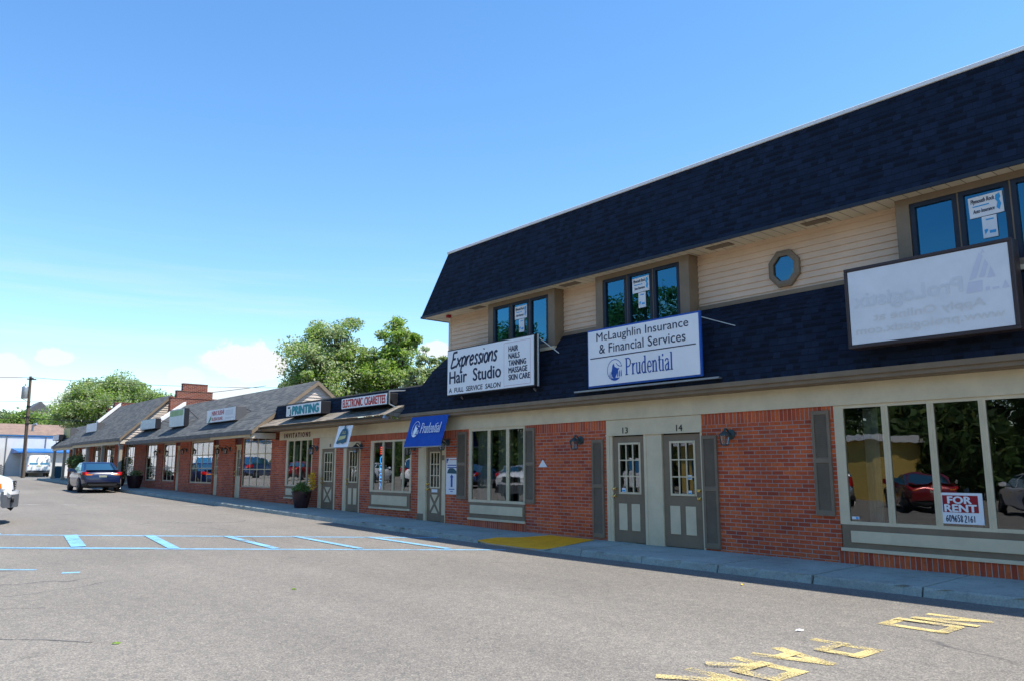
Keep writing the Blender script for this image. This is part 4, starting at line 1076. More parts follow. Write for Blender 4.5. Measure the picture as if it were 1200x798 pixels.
# e-cigarette sign
s = box_sign('shop_sign', 'red lettered white light box on the sunlit-toned shake skirt beside the dark mansard', -21.49, -18.85, 3.345, 3.675, -.45, .34, M['white'], M['darkbox'], .015)
pl = Plane((-21.49,-.4655,3.345)); mb = MB()
write(mb, pl, 'ELECTRONIC', .09, 1.28, .05, .28, .03); mb.build('lettering', M['red'], s, fix=False); mb = MB(); write(mb, pl, 'CIGARETTES', 1.40, 2.55, .05, .28, .03)
mb.build('lettering', M['red'], s, fix=False)
mb = MB(); mb.bar((-18.80,-.42,3.72),(-18.80,-.42,3.36),.03,.03); mb.bar((-18.80,-.42,3.71),(-18.62,.0,3.74),.03,.03); mb.bar((-18.80,-.42,3.36),(-18.62,-.15,3.2),.03,.03)
mb.build('brace', M['steel'], s)
# printing sign
s = box_sign('shop_sign', 'white light box with teal lettering below the gable', -25.42, -22.86, 3.315, 3.71, -.45, .34, M['white'], M['darkbox'], .015)
pl = Plane((-25.42,-.4655,3.315)); mb = MB()
write(mb, pl, 'PRINTING', .50, 2.42, .06, .325, .085)
mb.build('lettering', M['teal'], s, fix=False)
mb = MB(); rect(mb, pl, .12, .32, .27, .33); rect(mb, pl, .26, .4, .03, .07); rect(mb, pl, .34, .40, .07, .25)
mb.build('print_mark', M['darkteal'], s, fix=False)
mb = MB(); rect(mb, pl, .1, .33, .10, .25); mb.build('print_panel', M['palegreen'], s, fix=False)
# sushi-type faded sign
def roof_sign(label, x0, x1, z0, z1, y, depth, face, case, back=.5):
    s = box_sign('roof_sign', label, x0, x1, z0, z1, y, depth, face, case, .02, 'light boxes on the grey roofs')
    mb = MB(); n = max(2, round((x1-x0)/.9))
    for i in range(n):
        x = x0+.25+(x1-x0-.3)*i/(n-1)
        mb.bar((x, y+depth/2, z0), (x, y+depth/2, z0-.28), .03, .03); mb.bar((x, y+depth/2, z0-.25), (x, y+depth+back, z0+.28), .03, .03); mb.bar((x, y+depth, z1-.1), (x, y+depth+back, z0+.28), .025, .025)
    mb.build('strut', M['brown'], s)
    return s
s = roof_sign('faded white roof sign with red lettering and a green leaf', -33.3, -30.12, 3.44, 3.99, -.42, .42, M['white'], M['greybox'])
pl = Plane((-33.3,-.4355,3.44)); mb = MB(); write(mb, pl, 'NINI SUSHI', .62, 1.95, .29, .47, .03); write(mb, pl, 'SUSHI BAR', .62, 1.85, .08, .21, .03)
mb.build('lettering', M['pinkred'], s, fix=False)
mb = MB(); shape(mb, pl, [(.22,.03),(.36,.03),(.55,.17),(.52,.3),(.38,.2)]); mb.build('green_leaf', M['green'], s, fix=False)
mb = MB(); rect(mb, pl, 2.1, 3.0, .1, .16); rect(mb, pl, 2.1, 2.9, .24, .44); mb.build('faded_print', M['ghost'], s, fix=False)
s = roof_sign('tall square pale roof sign seen before the stepped brick parapet', -38.3, -36.25, 3.46, 4.27, -.42, .22, M['palegreen'], M['darkbox'])
mb = MB(); rect(mb, Plane((-38.3,-.4355,3.46)), .06, 1.9, .5, .76); mb.build('green_print', M['green2'], s, fix=False)
s = roof_sign('pale roof sign with a faint car outline beside the second gable', -43.0, -40.5, 3.52, 4.03, -.42, .26, M['palegreen'], M['darkbox'])
pl = Plane((-43.0,-.4355,3.52)); mb = MB()
for q in ([(.4,.12),(.7,.14),(1.,.26),(1.6,.28),(1.9,.2),(2.2,.18),(2.25,.08),(.4,.06),(.4,.12)],): stroke(mb, pl, q, .035, False)
mb.build('car_outline', M['ghost'], s, fix=False)
roof_sign('bright blank white roof sign on the porch roof', -54.6, -51.95, 3.79, 4.33, -.5, .4, M['white'], M['greybox'])
roof_sign('dull yellow and grey roof sign second from the end', -61.3, -59.2, 3.62, 4.30, -.5, .35, M['straw'], M['greybox'])
roof_sign('small pale roof sign at the far end of the row', -62.3, -60.3, 3.50, 3.88, -.95, .35, M['offwhite'], M['darkbox'])
# awnings
def awning(label, x0, x1, yt, zt, yb_, zb, mat, cat='awning'):
    a = thing('awning', ((x0+x1)/2, -.03, zt), label, cat)
    mb = MB(); n = 8
    for i in range(n+1):
        t = i/n; sag = -.02*math.sin(math.pi*t)
        for x in (x0, x1): mb.v.append((x, yt+(yb_-yt)*t, zt+(zb-zt)*t+sag))
    for i in range(n): mb.f.append((2*i, 2*i+1, 2*i+3, 2*i+2))
    mb.build('cloth', mat, a, fix=False, smooth=True)
    fr = MB(); fr.tube((x0,yb_,zb),(x1,yb_,zb),.012); 
    for x in (x0+.01, x1-.01): fr.tube((x,-.03,zb),(x,yb_,zb),.01)
    fr.build('frame', M['steel'], a)
    d = Vector((0, yt-yb_, zt-zb)).normalized(); nrm = Vector((0, -d.z, d.y))
    return a, Plane(Vector((x0, yb_, zb))+nrm*.03, (1,0,0), d)
a, pl = awning('blue cloth awning with white lettering over the salon door', -17.76, -16.07, -.34, 2.93, -.58, 2.14, M['awning'])
mb = MB(); rock_logo(mb, pl, .40, .47, .17, .22); serif_word(mb, pl, 'Prudential', .62, 1.52, .36, .27, .1)
mb.build('white_logo', M['white'], a, fix=False)
a, pl = awning('small white awning panel with a dark bell emblem over the middle door', -21.40, -20.52, -.57, 2.84, -.73, 2.20, M['white'])
mb = MB(); shape(mb, pl, [(.15,.12),(.26,.10),(.4,.14),(.55,.1),(.74,.16),(.72,.34),(.70,.46),(.62,.54),(.5,.58),(.36,.54),(.27,.44),(.22,.28)]); rect(mb, pl, .44, .51, .57, .66)
bell = mb.build('bell_emblem', M['darkteal'], a, fix=False)
pl2 = Plane(pl.P+pl.U.cross(pl.V)*.006, pl.U, pl.V); mb = MB()
write(mb, pl2, 'OLD', .38, .62, .40, .48, .02); shape(mb, pl2, [(.24,.20),(.66,.26),(.68,.35),(.28,.33)])
mb.build('emblem_band', M['straw'], a, fix=False)

# notices, posters, neon
def notice(name, label, cat, x0, x1, z0, z1, y, mat, parts, group=None, rz=0):
    o = thing(name, ((x0+x1)/2, y, (z0+z1)/2), label, cat, group)
    MB().box(x0, x1, y-.004, y+.004, z0, z1).build('sheet', mat, o)
    for nm, m, fn in parts:
        mb = MB(); fn(mb, Plane((x0, y-.0065, z0))); mb.build(nm, m, o, fix=False)
    o.rotation_euler.y = rz
    return o
def p1(mb, pl): rect(mb, pl, .06,.44,.71,.735); rect(mb, pl, .06,.46,.655,.68); shape(mb, pl, [(.25,.50),(.33,.42),(.29,.42),(.29,.18),(.21,.18),(.21,.42),(.17,.42)]); rect(mb, pl, .13,.37,.115,.135); rect(mb, pl, .2,.3,.06,.08); shape(mb, pl, [(.02,.89),(.12,.89),(.10,.84),(.07,.83),(.06,.78),(.02,.78)])
def p2(mb, pl): shape(mb, pl, [(.05,.52),(.45,.51),(.47,.56),(.38,.62),(.30,.65),(.15,.65),(.08,.6)])
def p3(mb, pl): rect(mb, pl, .15,.48,.855,.87)
notice('wall_poster', 'tall white poster with a blue arrow and a car beside the salon door', 'poster', -16.61, -16.14, .95, 1.86, -.012, M['paper'], [('blue_print', M['bluesign'], p1), ('car_picture', M['darkteal'], p2), ('red_line', M['red'], p3)])
t = thing('warning_plate', (-12.95,-.01,1.62), 'small white triangular plate on the brick wall', 'plate')
MB().prism([(-13.09,-.014,1.62),(-12.81,-.014,1.62),(-12.95,-.014,1.78)], (0,.01,0)).build('plate', M['paper'], t)
def fr1(mb, pl): rect(mb, pl, .02,.475,.155,.385)
def fr2(mb, pl):
    pl = Plane(pl.P+Vector((0,-.002,0))); write(mb, pl, 'FOR', .09,.39,.275,.37,.05); write(mb, pl, 'RENT', .045,.45,.165,.26,.05)
def fr3(mb, pl):
    D = {'6':[(.7,1),(.2,.6),(.1,.25),(.45,0),(.8,.3),(.5,.5),(.15,.3)],'0':ring(.45,.5,.35,.5,90,450,12),'9':[(.75,.7),(.45,1),(.15,.7),(.45,.5),(.75,.75),(.7,0)],'5':[(.8,1),(.3,1),(.2,.6),(.6,.6),(.75,.3),(.45,0),(.1,.1)],
         '8':[(.5,.5),(.15,.8),(.45,1),(.75,.8),(.5,.5),(.15,.2),(.45,0),(.75,.2),(.5,.5)],'2':[(.15,.8),(.45,1),(.75,.75),(.15,0),(.85,.02)],'1':[(.45,1),(.45,.5),(.42,0)]}
    x = .05
    for ch in '609658 2161':
        if ch in D: stroke(mb, pl, [(x+u*.034, .03+v*.085) for u, v in D[ch]], .011)
        x += .037 if ch != ' ' else .015
notice('for_rent_sign', 'red and white FOR RENT sign inside the big shop window', 'sign', -4.70, -4.17, .835, 1.255, .006, M['paper'], [('red_field', M['redsign'], fr1), ('white_lettering', M['paper'], fr2), ('handwritten_number', M['ink'], fr3)])
for (x0, x1), k, lab in zip([PS[0][1], PS[1][1], PS[2][1]], (0,1,2), ('above the hair salon sign','above the insurance sign','above the blank sign')):
    c = (x0+x1)/2; w_ = .43
    def n1(mb, pl): write(mb, pl, 'Plymouth Rock', .03,.33,.185,.265,.015,.1); write(mb, pl, 'Auto Insurance', .05,.32,.06,.115,.02,.1)
    def n2(mb, pl): shape(mb, pl, [(.35,.26),(.40,.28),(.41,.22),(.39,.19),(.41,.12),(.38,.04),(.345,.08),(.365,.15),(.34,.2)]); rect(mb, pl, .05,.26,.15,.168)
    notice('window_notice', 'wide white insurance notice in the bay window '+lab, 'notice', c-.20, c+.235, 5.05, 5.35, .034, M['paper'], [('lettering', M['ink'], n1), ('blue_map', M['lightblue'], n2)], 'notices in the upstairs windows', R(-1.5) if k else 0)
    def n3(mb, pl): rect(mb, pl, .05,.15,.25,.27); shape(mb, pl, [(.03,.05),(.07,.11),(.055,.13),(.02,.12)]); rect(mb, pl, .085,.165,.06,.1)
    notice('window_notice', 'narrow white leaflet below the wide notice in the bay window '+lab, 'notice', c-.05, c+.135, 4.73, 5.04, .034, M['paper'], [('blue_print', M['lightblue'], n3)], 'notices in the upstairs windows')
for dr, (x, z) in (('door 13, low in its glass',(-10.62,1.17)), ('door 14, low in its glass',(-9.03,1.15)), ('door 14, middle row of its glass',(-9.02,1.43))):
    notice('door_sticker', 'small pale sticker on '+dr, 'sticker', x-.05, x+.05, z-.04, z+.04, .03, M['paper'], [('blue_print', M['lightblue'], lambda mb, pl: rect(mb, pl, .01,.09,.015,.045))], 'stickers on the doors')
notice('window_sticker', 'small pale sticker in the lower left corner of the big shop window', 'sticker', -6.0, -5.89, .83, .87, .006, M['paper'], [('blue_print', M['lightblue'], lambda mb, pl: rect(mb, pl, .06,.1,.005,.035))])
o = thing('neon_open_sign', (-20.0, .10, 1.0), 'vertical blue neon OPEN sign with red bars in the shop window', 'neon sign')
mb = MB()
for i in range(4): mb.box(-20.05,-19.88,.085,.1,2.0+i*.06,2.035+i*.06)
mb.build('red_bars', M['neonred'], o)
mb = MB(); pl = Plane((-20.08,.09,.98))
def nl(ch, v0, h=.2, w=.17):
    f = lambda u, v: (u*w+.01, v0+v*h)
    S = {'O':[ring(.5,.5,.45,.48,90,450,16)],'P':[[(.05,0),(.05,1),(.8,.95),(.95,.75),(.8,.5),(.05,.45)]],'E':[[(.95,1),(.05,1),(.05,0),(.95,0)],[(.05,.5),(.8,.5)]],'N':[[(.05,0),(.05,1),(.95,0),(.95,1)]]}[ch]
    for s_ in S: stroke(mb, pl, s_, .032, False, f)
for i, ch in enumerate('NEPO'): nl(ch, .02+i*.245)
mb.build('blue_letters', M['neonblue'], o, fix=False)
MB().box(-20.1,-19.84,.105,.115,.96,2.26).build('back_plate', M['bluesign'], o)

# wall lamps: one built, the rest copied
def make_lamp(x, z, label):
    l = thing('wall_lamp', (x, 0, z), label, 'wall lamp', 'lantern lamps on the brick walls')
    mb = MB(); mb.lathe([(.075,0),(.075,-.015),(.04,-.03),(.02,-.035)], (x, -.001, z+.02), 'y', 12)
    mb.path([(x,-.03,z+.02),(x,-.09,z+.09),(x,-.14,z+.10),(x,-.16,z+.06)], .012, 8)
    mb.build('bracket', M['lampmetal'], l, smooth=True)
    mb = MB(); mb.lathe([(.012,.10),(.03,.085),(.075,.05),(.085,.035),(.085,.025)], (x,-.16,z-.03), 'z', 8); mb.lathe([(.05,-.145),(.055,-.135),(.05,-.125)], (x,-.16,z), 'z', 8)
    for i in range(4):
        a = R(45+90*i); mb.tube((x+.076*math.cos(a), -.16+.076*math.sin(a), z), (x+.052*math.cos(a), -.16+.052*math.sin(a), z-.13), .006, .006, 5)
    mb.build('cage', M['lampmetal'], l)
    mb = MB(); mb.lathe([(.07,-.003),(.048,-.125)], (x,-.16,z), 'z', 8); mb.build('lamp_glass', M['lampglass'], l)
    return l
LMP = [(-11.77,2.15,'lantern lamp on brick beside the door 13 shutter'), (-8.08,2.15,'lantern lamp on brick right of door 14'), (-16.57,2.22,'lantern lamp just right of the blue awning'),
       (-18.13,2.13,'lantern lamp half under the left edge of the blue awning'), (-21.02,2.22,'lantern lamp right of the white bell awning'), (-23.95,2.22,'lantern lamp between the planter window and the crossed door'),
       (-31.6,2.35,'right of two lantern lamps on the pier under the grey roof'), (-32.5,2.35,'left of two lantern lamps on the pier under the grey roof'), (-36.9,2.4,'lantern lamp on the middle pier under the grey roof'), (-40.95,2.4,'lantern lamp on the pier nearest the porch columns')]
lamp0 = make_lamp(*LMP[0]); lamp0.scale = (1.2,1.2,1.2)
for x, z, lab in LMP[1:]:
    c = copy_tree(lamp0); c.location = (x, 0, z); c.scale = (1.2,1.2,1.2); c['label'] = lab
# little floodlight on the fascia
fl = thing('floodlight', (-18.5,-.62,2.98), 'small pale floodlight on the brown fascia left of the blue awning', 'floodlight')
mb = MB(); mb.obox((-18.5,-.70,2.95), (1,0,0), (0,1,-.4), (0,.4,1), .05, .07, .045); mb.build('lamp_head', M['steel'], fl, bevel=.01)
MB().tube((-18.5,-.60,2.98),(-18.5,-.68,2.97),.015).build('arm', M['steel'], fl)

# ================================================================== PLANTERS
def leaves_mesh(name, mat, parent, centres, sig, n, size, seed, up=.2, bright=None, world=True):
    r = np.random.default_rng(seed)
    c = np.asarray(centres, float); idx = r.integers(0, len(c), n)
    sg = np.asarray(sig, float)
    sg = sg[idx] if sg.ndim == 2 else sg
    d = r.normal(size=(n,3)); d /= np.maximum(1, np.linalg.norm(d, axis=1)/2.1)[:,None]
    p = c[idx] + d*sg*.58
    nn = r.normal(size=(n,3)); nn[:,2] += up; nn /= np.linalg.norm(nn, axis=1)[:,None]
    t = np.cross(nn, r.normal(size=(n,3))); t /= np.linalg.norm(t, axis=1)[:,None]
    b = np.cross(nn, t)
    s = size*r.uniform(.6,1.3,(n,1))
    v = np.stack([p-t*s, p-b*s*.5+nn*s*.12, p+t*s, p+b*s*.5+nn*s*.12], 1).reshape(-1,3)
    if parent is not None and world: v = v-np.array(world_loc(parent))
    me = bpy.data.meshes.new(name); me.vertices.add(4*n); me.vertices.foreach_set('co', v.ravel())
    me.loops.add(4*n); me.loops.foreach_set('vertex_index', np.arange(4*n, dtype=np.int32))
    me.polygons.add(n); me.polygons.foreach_set('loop_start', np.arange(0,4*n,4,dtype=np.int32))
    try: me.polygons.foreach_set('loop_total', np.full(n,4,dtype=np.int32))
    except Exception: pass
    me.materials.append(mat); me.update(); me.validate()
    o = bpy.data.objects.new(name, me); COL.objects.link(o)
    if parent is not None: o.parent = parent
    return o
def pot(parent, x, y, r, h):
    z = walk_z(x, y)
    mb = MB(); mb.lathe([(r*.68,0),(r*.8,h*.3),(r*.95,h*.7),(r*.98,h*.9),(r*1.05,h*.92),(r*1.05,h),(r*.9,h),(r*.88,h*.9)], (x,y,z), 'z', 20)
    mb.build('pot', M['pot'], parent, smooth=True)
    MB().lathe([(r*.89,0),(.01,.02)], (x,y,z+h*.9), 'z', 12).build('soil', M['soil'], parent)
    return z+h
x, y = -24.05, -.42
pt = thing('planter', (x,y,walk_z(x,y)), 'dark round planter with green mound and yellow flowers by the crossed door', 'planter')
zt = pot(pt, x, y, .31, .52)
leaves_mesh('foliage', M['leafA'], pt, [(x-.1,y,zt+.06),(x+.08,y-.05,zt+.1),(x,y,zt+.16),(x-.17,y-.05,zt+.03),(x+.17,y,zt+.04)], (.16,.16,.12), 1100, .05, 4)
leaves_mesh('yellow_flowers', M['yellowflower'], pt, [(x+.30,y+.2,zt+.36),(x+.32,y+.2,zt+.2),(x+.30,y+.2,zt+.5)], (.11,.1,.13), 260, .035, 5)
x, y = -42.3, -.7
pt = thing('planter', (x,y,walk_z(x,y)), 'dark round planter with low greenery behind the sedan', 'planter')
zt = pot(pt, x, y, .38, .62); leaves_mesh('foliage', M['leafA'], pt, [(x,y,zt+.05),(x+.15,y,zt+.12)], (.25,.25,.13), 300, .05, 6)
x, y = -45.4, -.6
pt = thing('potted_shrub', (x,y,walk_z(x,y)), 'dark cone shaped potted shrub by the porch column', 'shrub')
zt = pot(pt, x, y, .24, .40); leaves_mesh('foliage', M['leafD'], pt, [(x,y,zt+.15),(x,y,zt+.4),(x,y,zt+.65),(x,y,zt+.9)], [(.26,.26,.2),(.22,.22,.2),(.16,.16,.2),(.09,.09,.2)], 900, .05, 7)
MB().tube((x,y,zt-.1),(x,y,zt+.9),.02,.01,6).build('stem', M['bark'], pt)
for x, y, lab in ((-54.2,-1.15,'left of two leafy hanging plants under the porch eave'), (-52.3,-1.15,'right of two leafy hanging plants under the porch eave')):
    pt = thing('hanging_plant', (x,y,2.2), lab, 'plant', 'hanging plants under the porch')
    MB().lathe([(.1,0),(.17,.1),(.18,.16)], (x,y,1.95), 'z', 12).build('basket', M['pot'], pt)
    MB().tube((x,y,2.1),(x,y,2.82),.008,.008,5).build('wire', M['trimblack'], pt)
    leaves_mesh('foliage', M['leafD'], pt, [(x,y,2.2),(x-.2,y,2.1),(x+.2,y,2.05),(x,y-.1,1.95),(x+.1,y,1.8)], (.28,.28,.25), 400, .08, 8)
sb = thing('sandwich_board', (-62.7,-.45,g(-63)), 'blue green sandwich board at the far end of the row', 'sandwich board')
for sgn in (-1, 1):
    p = Vector((-62.7,-.45,g(-63)))
    MB().prism([p+Vector((sgn*.28,-.3,0)), p+Vector((sgn*.28,.3,0)), p+Vector((sgn*.02,.3,.95)), p+Vector((sgn*.02,-.3,.95))], (sgn*.03,0,0)).build('board', M['darkteal'], sb)

# ================================================================== VEHICLES
def section(x, hw, zb, zs, zt, tuck=.10, crown=.03):
    """one ring of a car body: zb sill, zs shoulder, zt deck"""
    half = [(0,zb),(hw*.80,zb),(hw*.93,zb+.05),(hw*.985,zb+.16),(hw,(zb+zs)/2+.05),(hw*.985,zs),(hw*.93,zt-(zt-zs)*.25),(hw*.80,zt),(hw*.4,zt+crown*.8),(0,zt+crown)]
    r = [(x,-y,z) for y,z in half] + [(x,y,z) for y,z in reversed(half[1:-1])]
    return r
def wheel(parent, x, y, r, side, w=.2):
    t = MB(); t.lathe([(r*.62,-w/2),(r*.9,-w/2),(r,-w/2+.03),(r,w/2-.03),(r*.9,w/2),(r*.62,w/2)], (x,y,r), 'y', 24)
    o = t.build('wheel', M['tyre'], parent, smooth=True, local=True)
    m = MB(); yo = y+side*w*.42
    m.lathe([(r*.64,-.01),(r*.66,.0),(r*.64,.012)], (x,yo,r), 'y', 20)
    for i in range(5):
        a = R(72*i+18); d = Vector((math.cos(a),0,math.sin(a)))
        m.bar(Vector((x,yo+side*.01,r)), Vector((x,yo+side*.01,r))+d*r*.62, .02, .07, (0,1,0))
    m.lathe([(.05,-.02),(.05,.02)], (x,yo,r), 'y', 10)
    m.build('rim', M['rim'], o, local=True)
def car(label, paint_, kind='sedan', loc=(0,0), heading=0, group=None, L=4.5, W=1.76, plate=True, name='parked_car'):
    c = thing(name, (loc[0],loc[1],g(loc[0])), label, 'car' if kind != 'van' else 'van', group, heading)
    hl = L/2; hw = W/2; r = .315
    B = lambda mb, nm, m, par=c, **k: mb.build(nm, m, par, local=True, **k)
    if kind in ('sedan','suv'):
        up = 0 if kind == 'sedan' else .22
        st = [(-hl,.74,.42,.62,.72),(-hl+.05,.84,.30,.70,.86),(-hl+.22,.90,.24,.80,.97+up*.5),(-hl+.62,.965,.20,.86,1.0+up),(-1.0,1.,.19,.86,.98+up),(0,1.,.19,.84,.96+up),(.95,1.,.19,.82,.95+up*.8),(1.35,.985,.20,.78,.88+up*.8),(hl-.30,.92,.22,.70,.76+up*.9),(hl-.08,.82,.28,.62,.66+up*.6),(hl,.68,.36,.54,.58+up*.3)]
        mb = MB(); mb.loft([section(x,hw*k,zb,zs,zt) for x,k,zb,zs,zt in st]); body = B(mb,'body',paint_,smooth=True)
        # greenhouse: glass loft plus painted roof and pillars
        zr = 1.38 if kind == 'sedan' else 1.72
        zb = .95+up*.9
        bx = (-hl+.60, 1.20) if kind == 'sedan' else (-hl+.12, 1.15)
        rx = (-.86, .26) if kind == 'sedan' else (-hl+.38, .35)
        def rg(t, ins=0.):
            a = bx[0]+(rx[0]-bx[0])*t; b = bx[1]+(rx[1]-bx[1])*t; h = hw*(.92-.17*t)-ins; z = zb+(zr-.035-zb)*t
            return [(a+.06,-h*.82,z),(a+.22,-h,z),(b-.25,-h,z),(b-.03,-h*.80,z),(b,0,z),(b-.03,h*.80,z),(b-.25,h,z),(a+.22,h,z),(a+.06,h*.82,z),(a,0,z)]
        mb = MB(); mb.loft([rg(0),rg(.5),rg(.88),rg(1.)]); B(mb,'windows',M['carglass'],smooth=True)
        def sc(ring_, k, dz): 
            cx = sum(p[0] for p in ring_)/len(ring_); return [(cx+(p[0]-cx)*k, p[1]*k, p[2]+dz) for p in ring_]
        mb = MB(); mb.loft([sc(rg(.93),1.012,0), sc(rg(1.),1.01,.0), sc(rg(1.),.93,.028), sc(rg(1.),.6,.045)]); B(mb,'roof',paint_,smooth=True)
        mb = MB()
        for sgn in (-1,1):
            for i0, wd in ((3,.05),(8,.10)):
                i = i0 if sgn < 0 else (5 if i0 == 3 else 0+8 if False else i0)
            P = rg(0); Q = rg(.95)
            for i, wd in (((3,.055),(0,.09)) if sgn < 0 else ((5,.055),(8,.09))):
                p = Vector(P[i]); q = Vector(Q[i]); mb.bar(p*1.004, q*1.004, wd, wd*.6, (0,1,0))
            mid = 1 if sgn < 0 else 7; en = 2 if sgn < 0 else 6
            p0, p1_ = Vector(P[mid]), Vector(P[en]); q0, q1_ = Vector(Q[mid]), Vector(Q[en])
            for t, wd in ((.03,.13),(.5,.06)):
                p = p0.lerp(p1_, t); q = q0.lerp(q1_, t); off = Vector((0,sgn*.004,0)); mb.bar(p+off, q+off, wd, .02, (0,1,0)) if False else mb.prism([p+off-Vector((wd/2,0,0)), p+off+Vector((wd/2,0,0)), q+off+Vector((wd/2,0,0)), q+off-Vector((wd/2,0,0))], (0,-sgn*.02,0))
        B(mb,'pillars',paint_)
        for sgn in (-1,1):
            mb = MB(); mb.loft([[(x_, sgn*y_, z_) for x_, y_, z_ in q] for q in ([(.85,hw*.90,zb+.02),(.95,hw*.90,zb+.02),(.95,hw*.90,zb+.12),(.85,hw*.90,zb+.12)],[(.80,hw+.09,zb-.0),(.93,hw+.07,zb-.0),(.93,hw+.07,zb+.15),(.80,hw+.09,zb+.14)],[(.82,hw+.17,zb+.03),(.90,hw+.16,zb+.03),(.90,hw+.16,zb+.12),(.82,hw+.17,zb+.12)])])
            B(mb,'side_mirror',paint_,smooth=True)
            mb = MB(); mb.box(.02,.2,sgn*hw-.012,sgn*hw+.012,.76+up,.785+up); mb.box(-.95,-.77,sgn*hw-.012,sgn*hw+.012,.77+up,.795+up); B(mb,'door_handle',M['chrome'])
            mb = MB()
            for xx in (-hl+.88, hl-.86):
                pts = [(xx+(r+.06)*math.cos(R(a)), sgn*(hw*.955), r+(r+.06)*math.sin(R(a))) for a in range(-10,191,20)]
                mb.prism(pts, (0,sgn*hw*.047,0))
            B(mb,'wheel_arch',M['trimblack'])
            mb = MB(); mb.prism([(-hl-.012,sgn*hw*.42,.80),(-hl+.02,sgn*hw*.84,.80),(-hl+.30,sgn*hw*.92,.84),(-hl+.30,sgn*hw*.91,.92),(-hl+.05,sgn*hw*.82,.93),(-hl+.0,sgn*hw*.42,.88)], (.0,0,.0)) if False else None
            y1, y2, y3 = sgn*hw*.40, sgn*hw*.83, sgn*hw*.945
            z1, z2 = (.78,.93) if kind == 'sedan' else (.85,1.12)
            mb.loft([[(-hl+.10,y1,z1+.02),(-hl+.13,y1,z2-.05),(-hl+.25,y1,z2-.05),(-hl+.25,y1,z1+.02)],[(-hl+.03,y2,z1),(-hl+.08,y2,z2),(-hl+.3,y2,z2),(-hl+.3,y2,z1)],[(-hl+.22,y3,z1+.02),(-hl+.22,y3,z2),(-hl+.42,y3,z2),(-hl+.42,y3,z1+.05)]])
            tl = B(mb,'tail_light',M['lensred'])
            mb = MB(); mb.box(-hl+.02,-hl+.06,min(sgn*hw*.5,sgn*hw*.78),max(sgn*hw*.5,sgn*hw*.78),z1+.0,z1+.05); B(mb,'amber_lens',M['lensamber'],tl)
            mb = MB(); mb.loft([[(hl-.16,sgn*hw*.5,.56+up*.8),(hl-.16,sgn*hw*.5,.66+up*.8),(hl-.4,sgn*hw*.5,.68+up*.8),(hl-.4,sgn*hw*.5,.56+up*.8)],[(hl-.22,sgn*hw*.84,.58+up*.8),(hl-.22,sgn*hw*.84,.70+up*.8),(hl-.6,sgn*hw*.91,.74+up*.8),(hl-.6,sgn*hw*.91,.62+up*.8)]])
            B(mb,'headlight',M['lensclear'])
        mb = MB(); mb.loft([section(-hl-.02,hw*.72,.30,.40,.46,.1,0),section(-hl+.10,hw*.87,.24,.40,.47,.1,0),section(-hl+.3,hw*.94,.21,.38,.45,.1,0)]); B(mb,'rear_bumper',M['trimblack'],smooth=True)
        if kind == 'sedan':
            mb = MB(); mb.loft([[(-hl+.14,y_,.985),(-hl+.10,y_,1.02),(-hl+.30,y_,1.03),(-hl+.36,y_,1.0)] for y_ in (-hw*.8,-hw*.4,0,hw*.4,hw*.8)]); B(mb,'boot_lip',paint_,smooth=True)
        mb = MB(); z_ = .66 if kind == 'sedan' else .8
        mb.obox((-hl+.030,0,z_+.03),(1,0,.3),(0,1,0),(-.3,0,1),.03,.16,.075); B(mb,'licence_plate',M['plate'])
        mb = MB(); 
        for dy, a in ((-.035,0),(.035,0)): mb.box(-hl+.05,-hl+.085,dy-.008,dy+.008,.86,.925)
        mb.box(-hl+.05,-hl+.08,-.03,.03,.885,.9); B(mb,'boot_emblem',M['chrome'])
        mb = MB(); mb.box(hl-.16,hl-.04,-hw*.45,hw*.45,.5+up*.5,.6+up*.6); B(mb,'grille',M['trimblack'])
        for sgn in (-1,1):
            for xx in (-hl+.88, hl-.86): wheel(c, xx, sgn*(hw-.10), r, sgn)
    elif kind == 'van':
        zt = 2.08
        def vs(x, k, zb, zt_, kt): 
            h = hw*k
            half = [(0,zb),(h*.9,zb),(h,zb+.1),(h,1.05),(h*.985,1.2),(h*kt*.97,zt_-.18),(h*kt*.88,zt_-.04),(h*.5,zt_),(0,zt_+.015)]
            return [(x,-y_,z_) for y_,z_ in half]+[(x,y_,z_) for y_,z_ in reversed(half[1:-1])]
        mb = MB(); mb.loft([vs(-hl,.95,.45,zt-.08,.9),vs(-hl+.06,.99,.40,zt-.01,.92),vs(-hl+.4,1,.36,zt,.92),vs(hl-1.9,1,.36,zt,.92),vs(hl-1.6,1,.36,zt-.05,.9),vs(hl-.95,1,.36,1.3,.95),vs(hl-.3,.95,.38,1.12,.93),vs(hl-.02,.85,.45,.95,.9)]); B(mb,'body',paint_,smooth=True)
        for sgn in (-1,1):
            mb = MB(); mb.prism([(-hl+.002,sgn*.10,1.18),(-hl+.002,sgn*hw*.80,1.18),(-hl+.035,sgn*hw*.74,1.72),(-hl+.035,sgn*.10,1.72)], (-.012,0,0)); B(mb,'rear_window',M['carglass'])
            mb = MB(); mb.loft([[(-hl-.005,sgn*hw*.86,1.0),(-hl-.005,sgn*hw*.94,1.0),(-hl+.06,sgn*hw*.985,1.0)],[(-hl+.02,sgn*hw*.80,1.55),(-hl+.02,sgn*hw*.87,1.55),(-hl+.08,sgn*hw*.93,1.55)]]); B(mb,'tail_light',M['lensred'])
            mb = MB(); mb.obox((hl-1.35,sgn*(hw+.14),1.28),(1,0,0),(0,1,0),(0,0,1),.06,.1,.13); mb.bar((hl-1.35,sgn*hw*.9,1.2),(hl-1.35,sgn*(hw+.1),1.2),.03,.03); B(mb,'side_mirror',M['trimblack'])
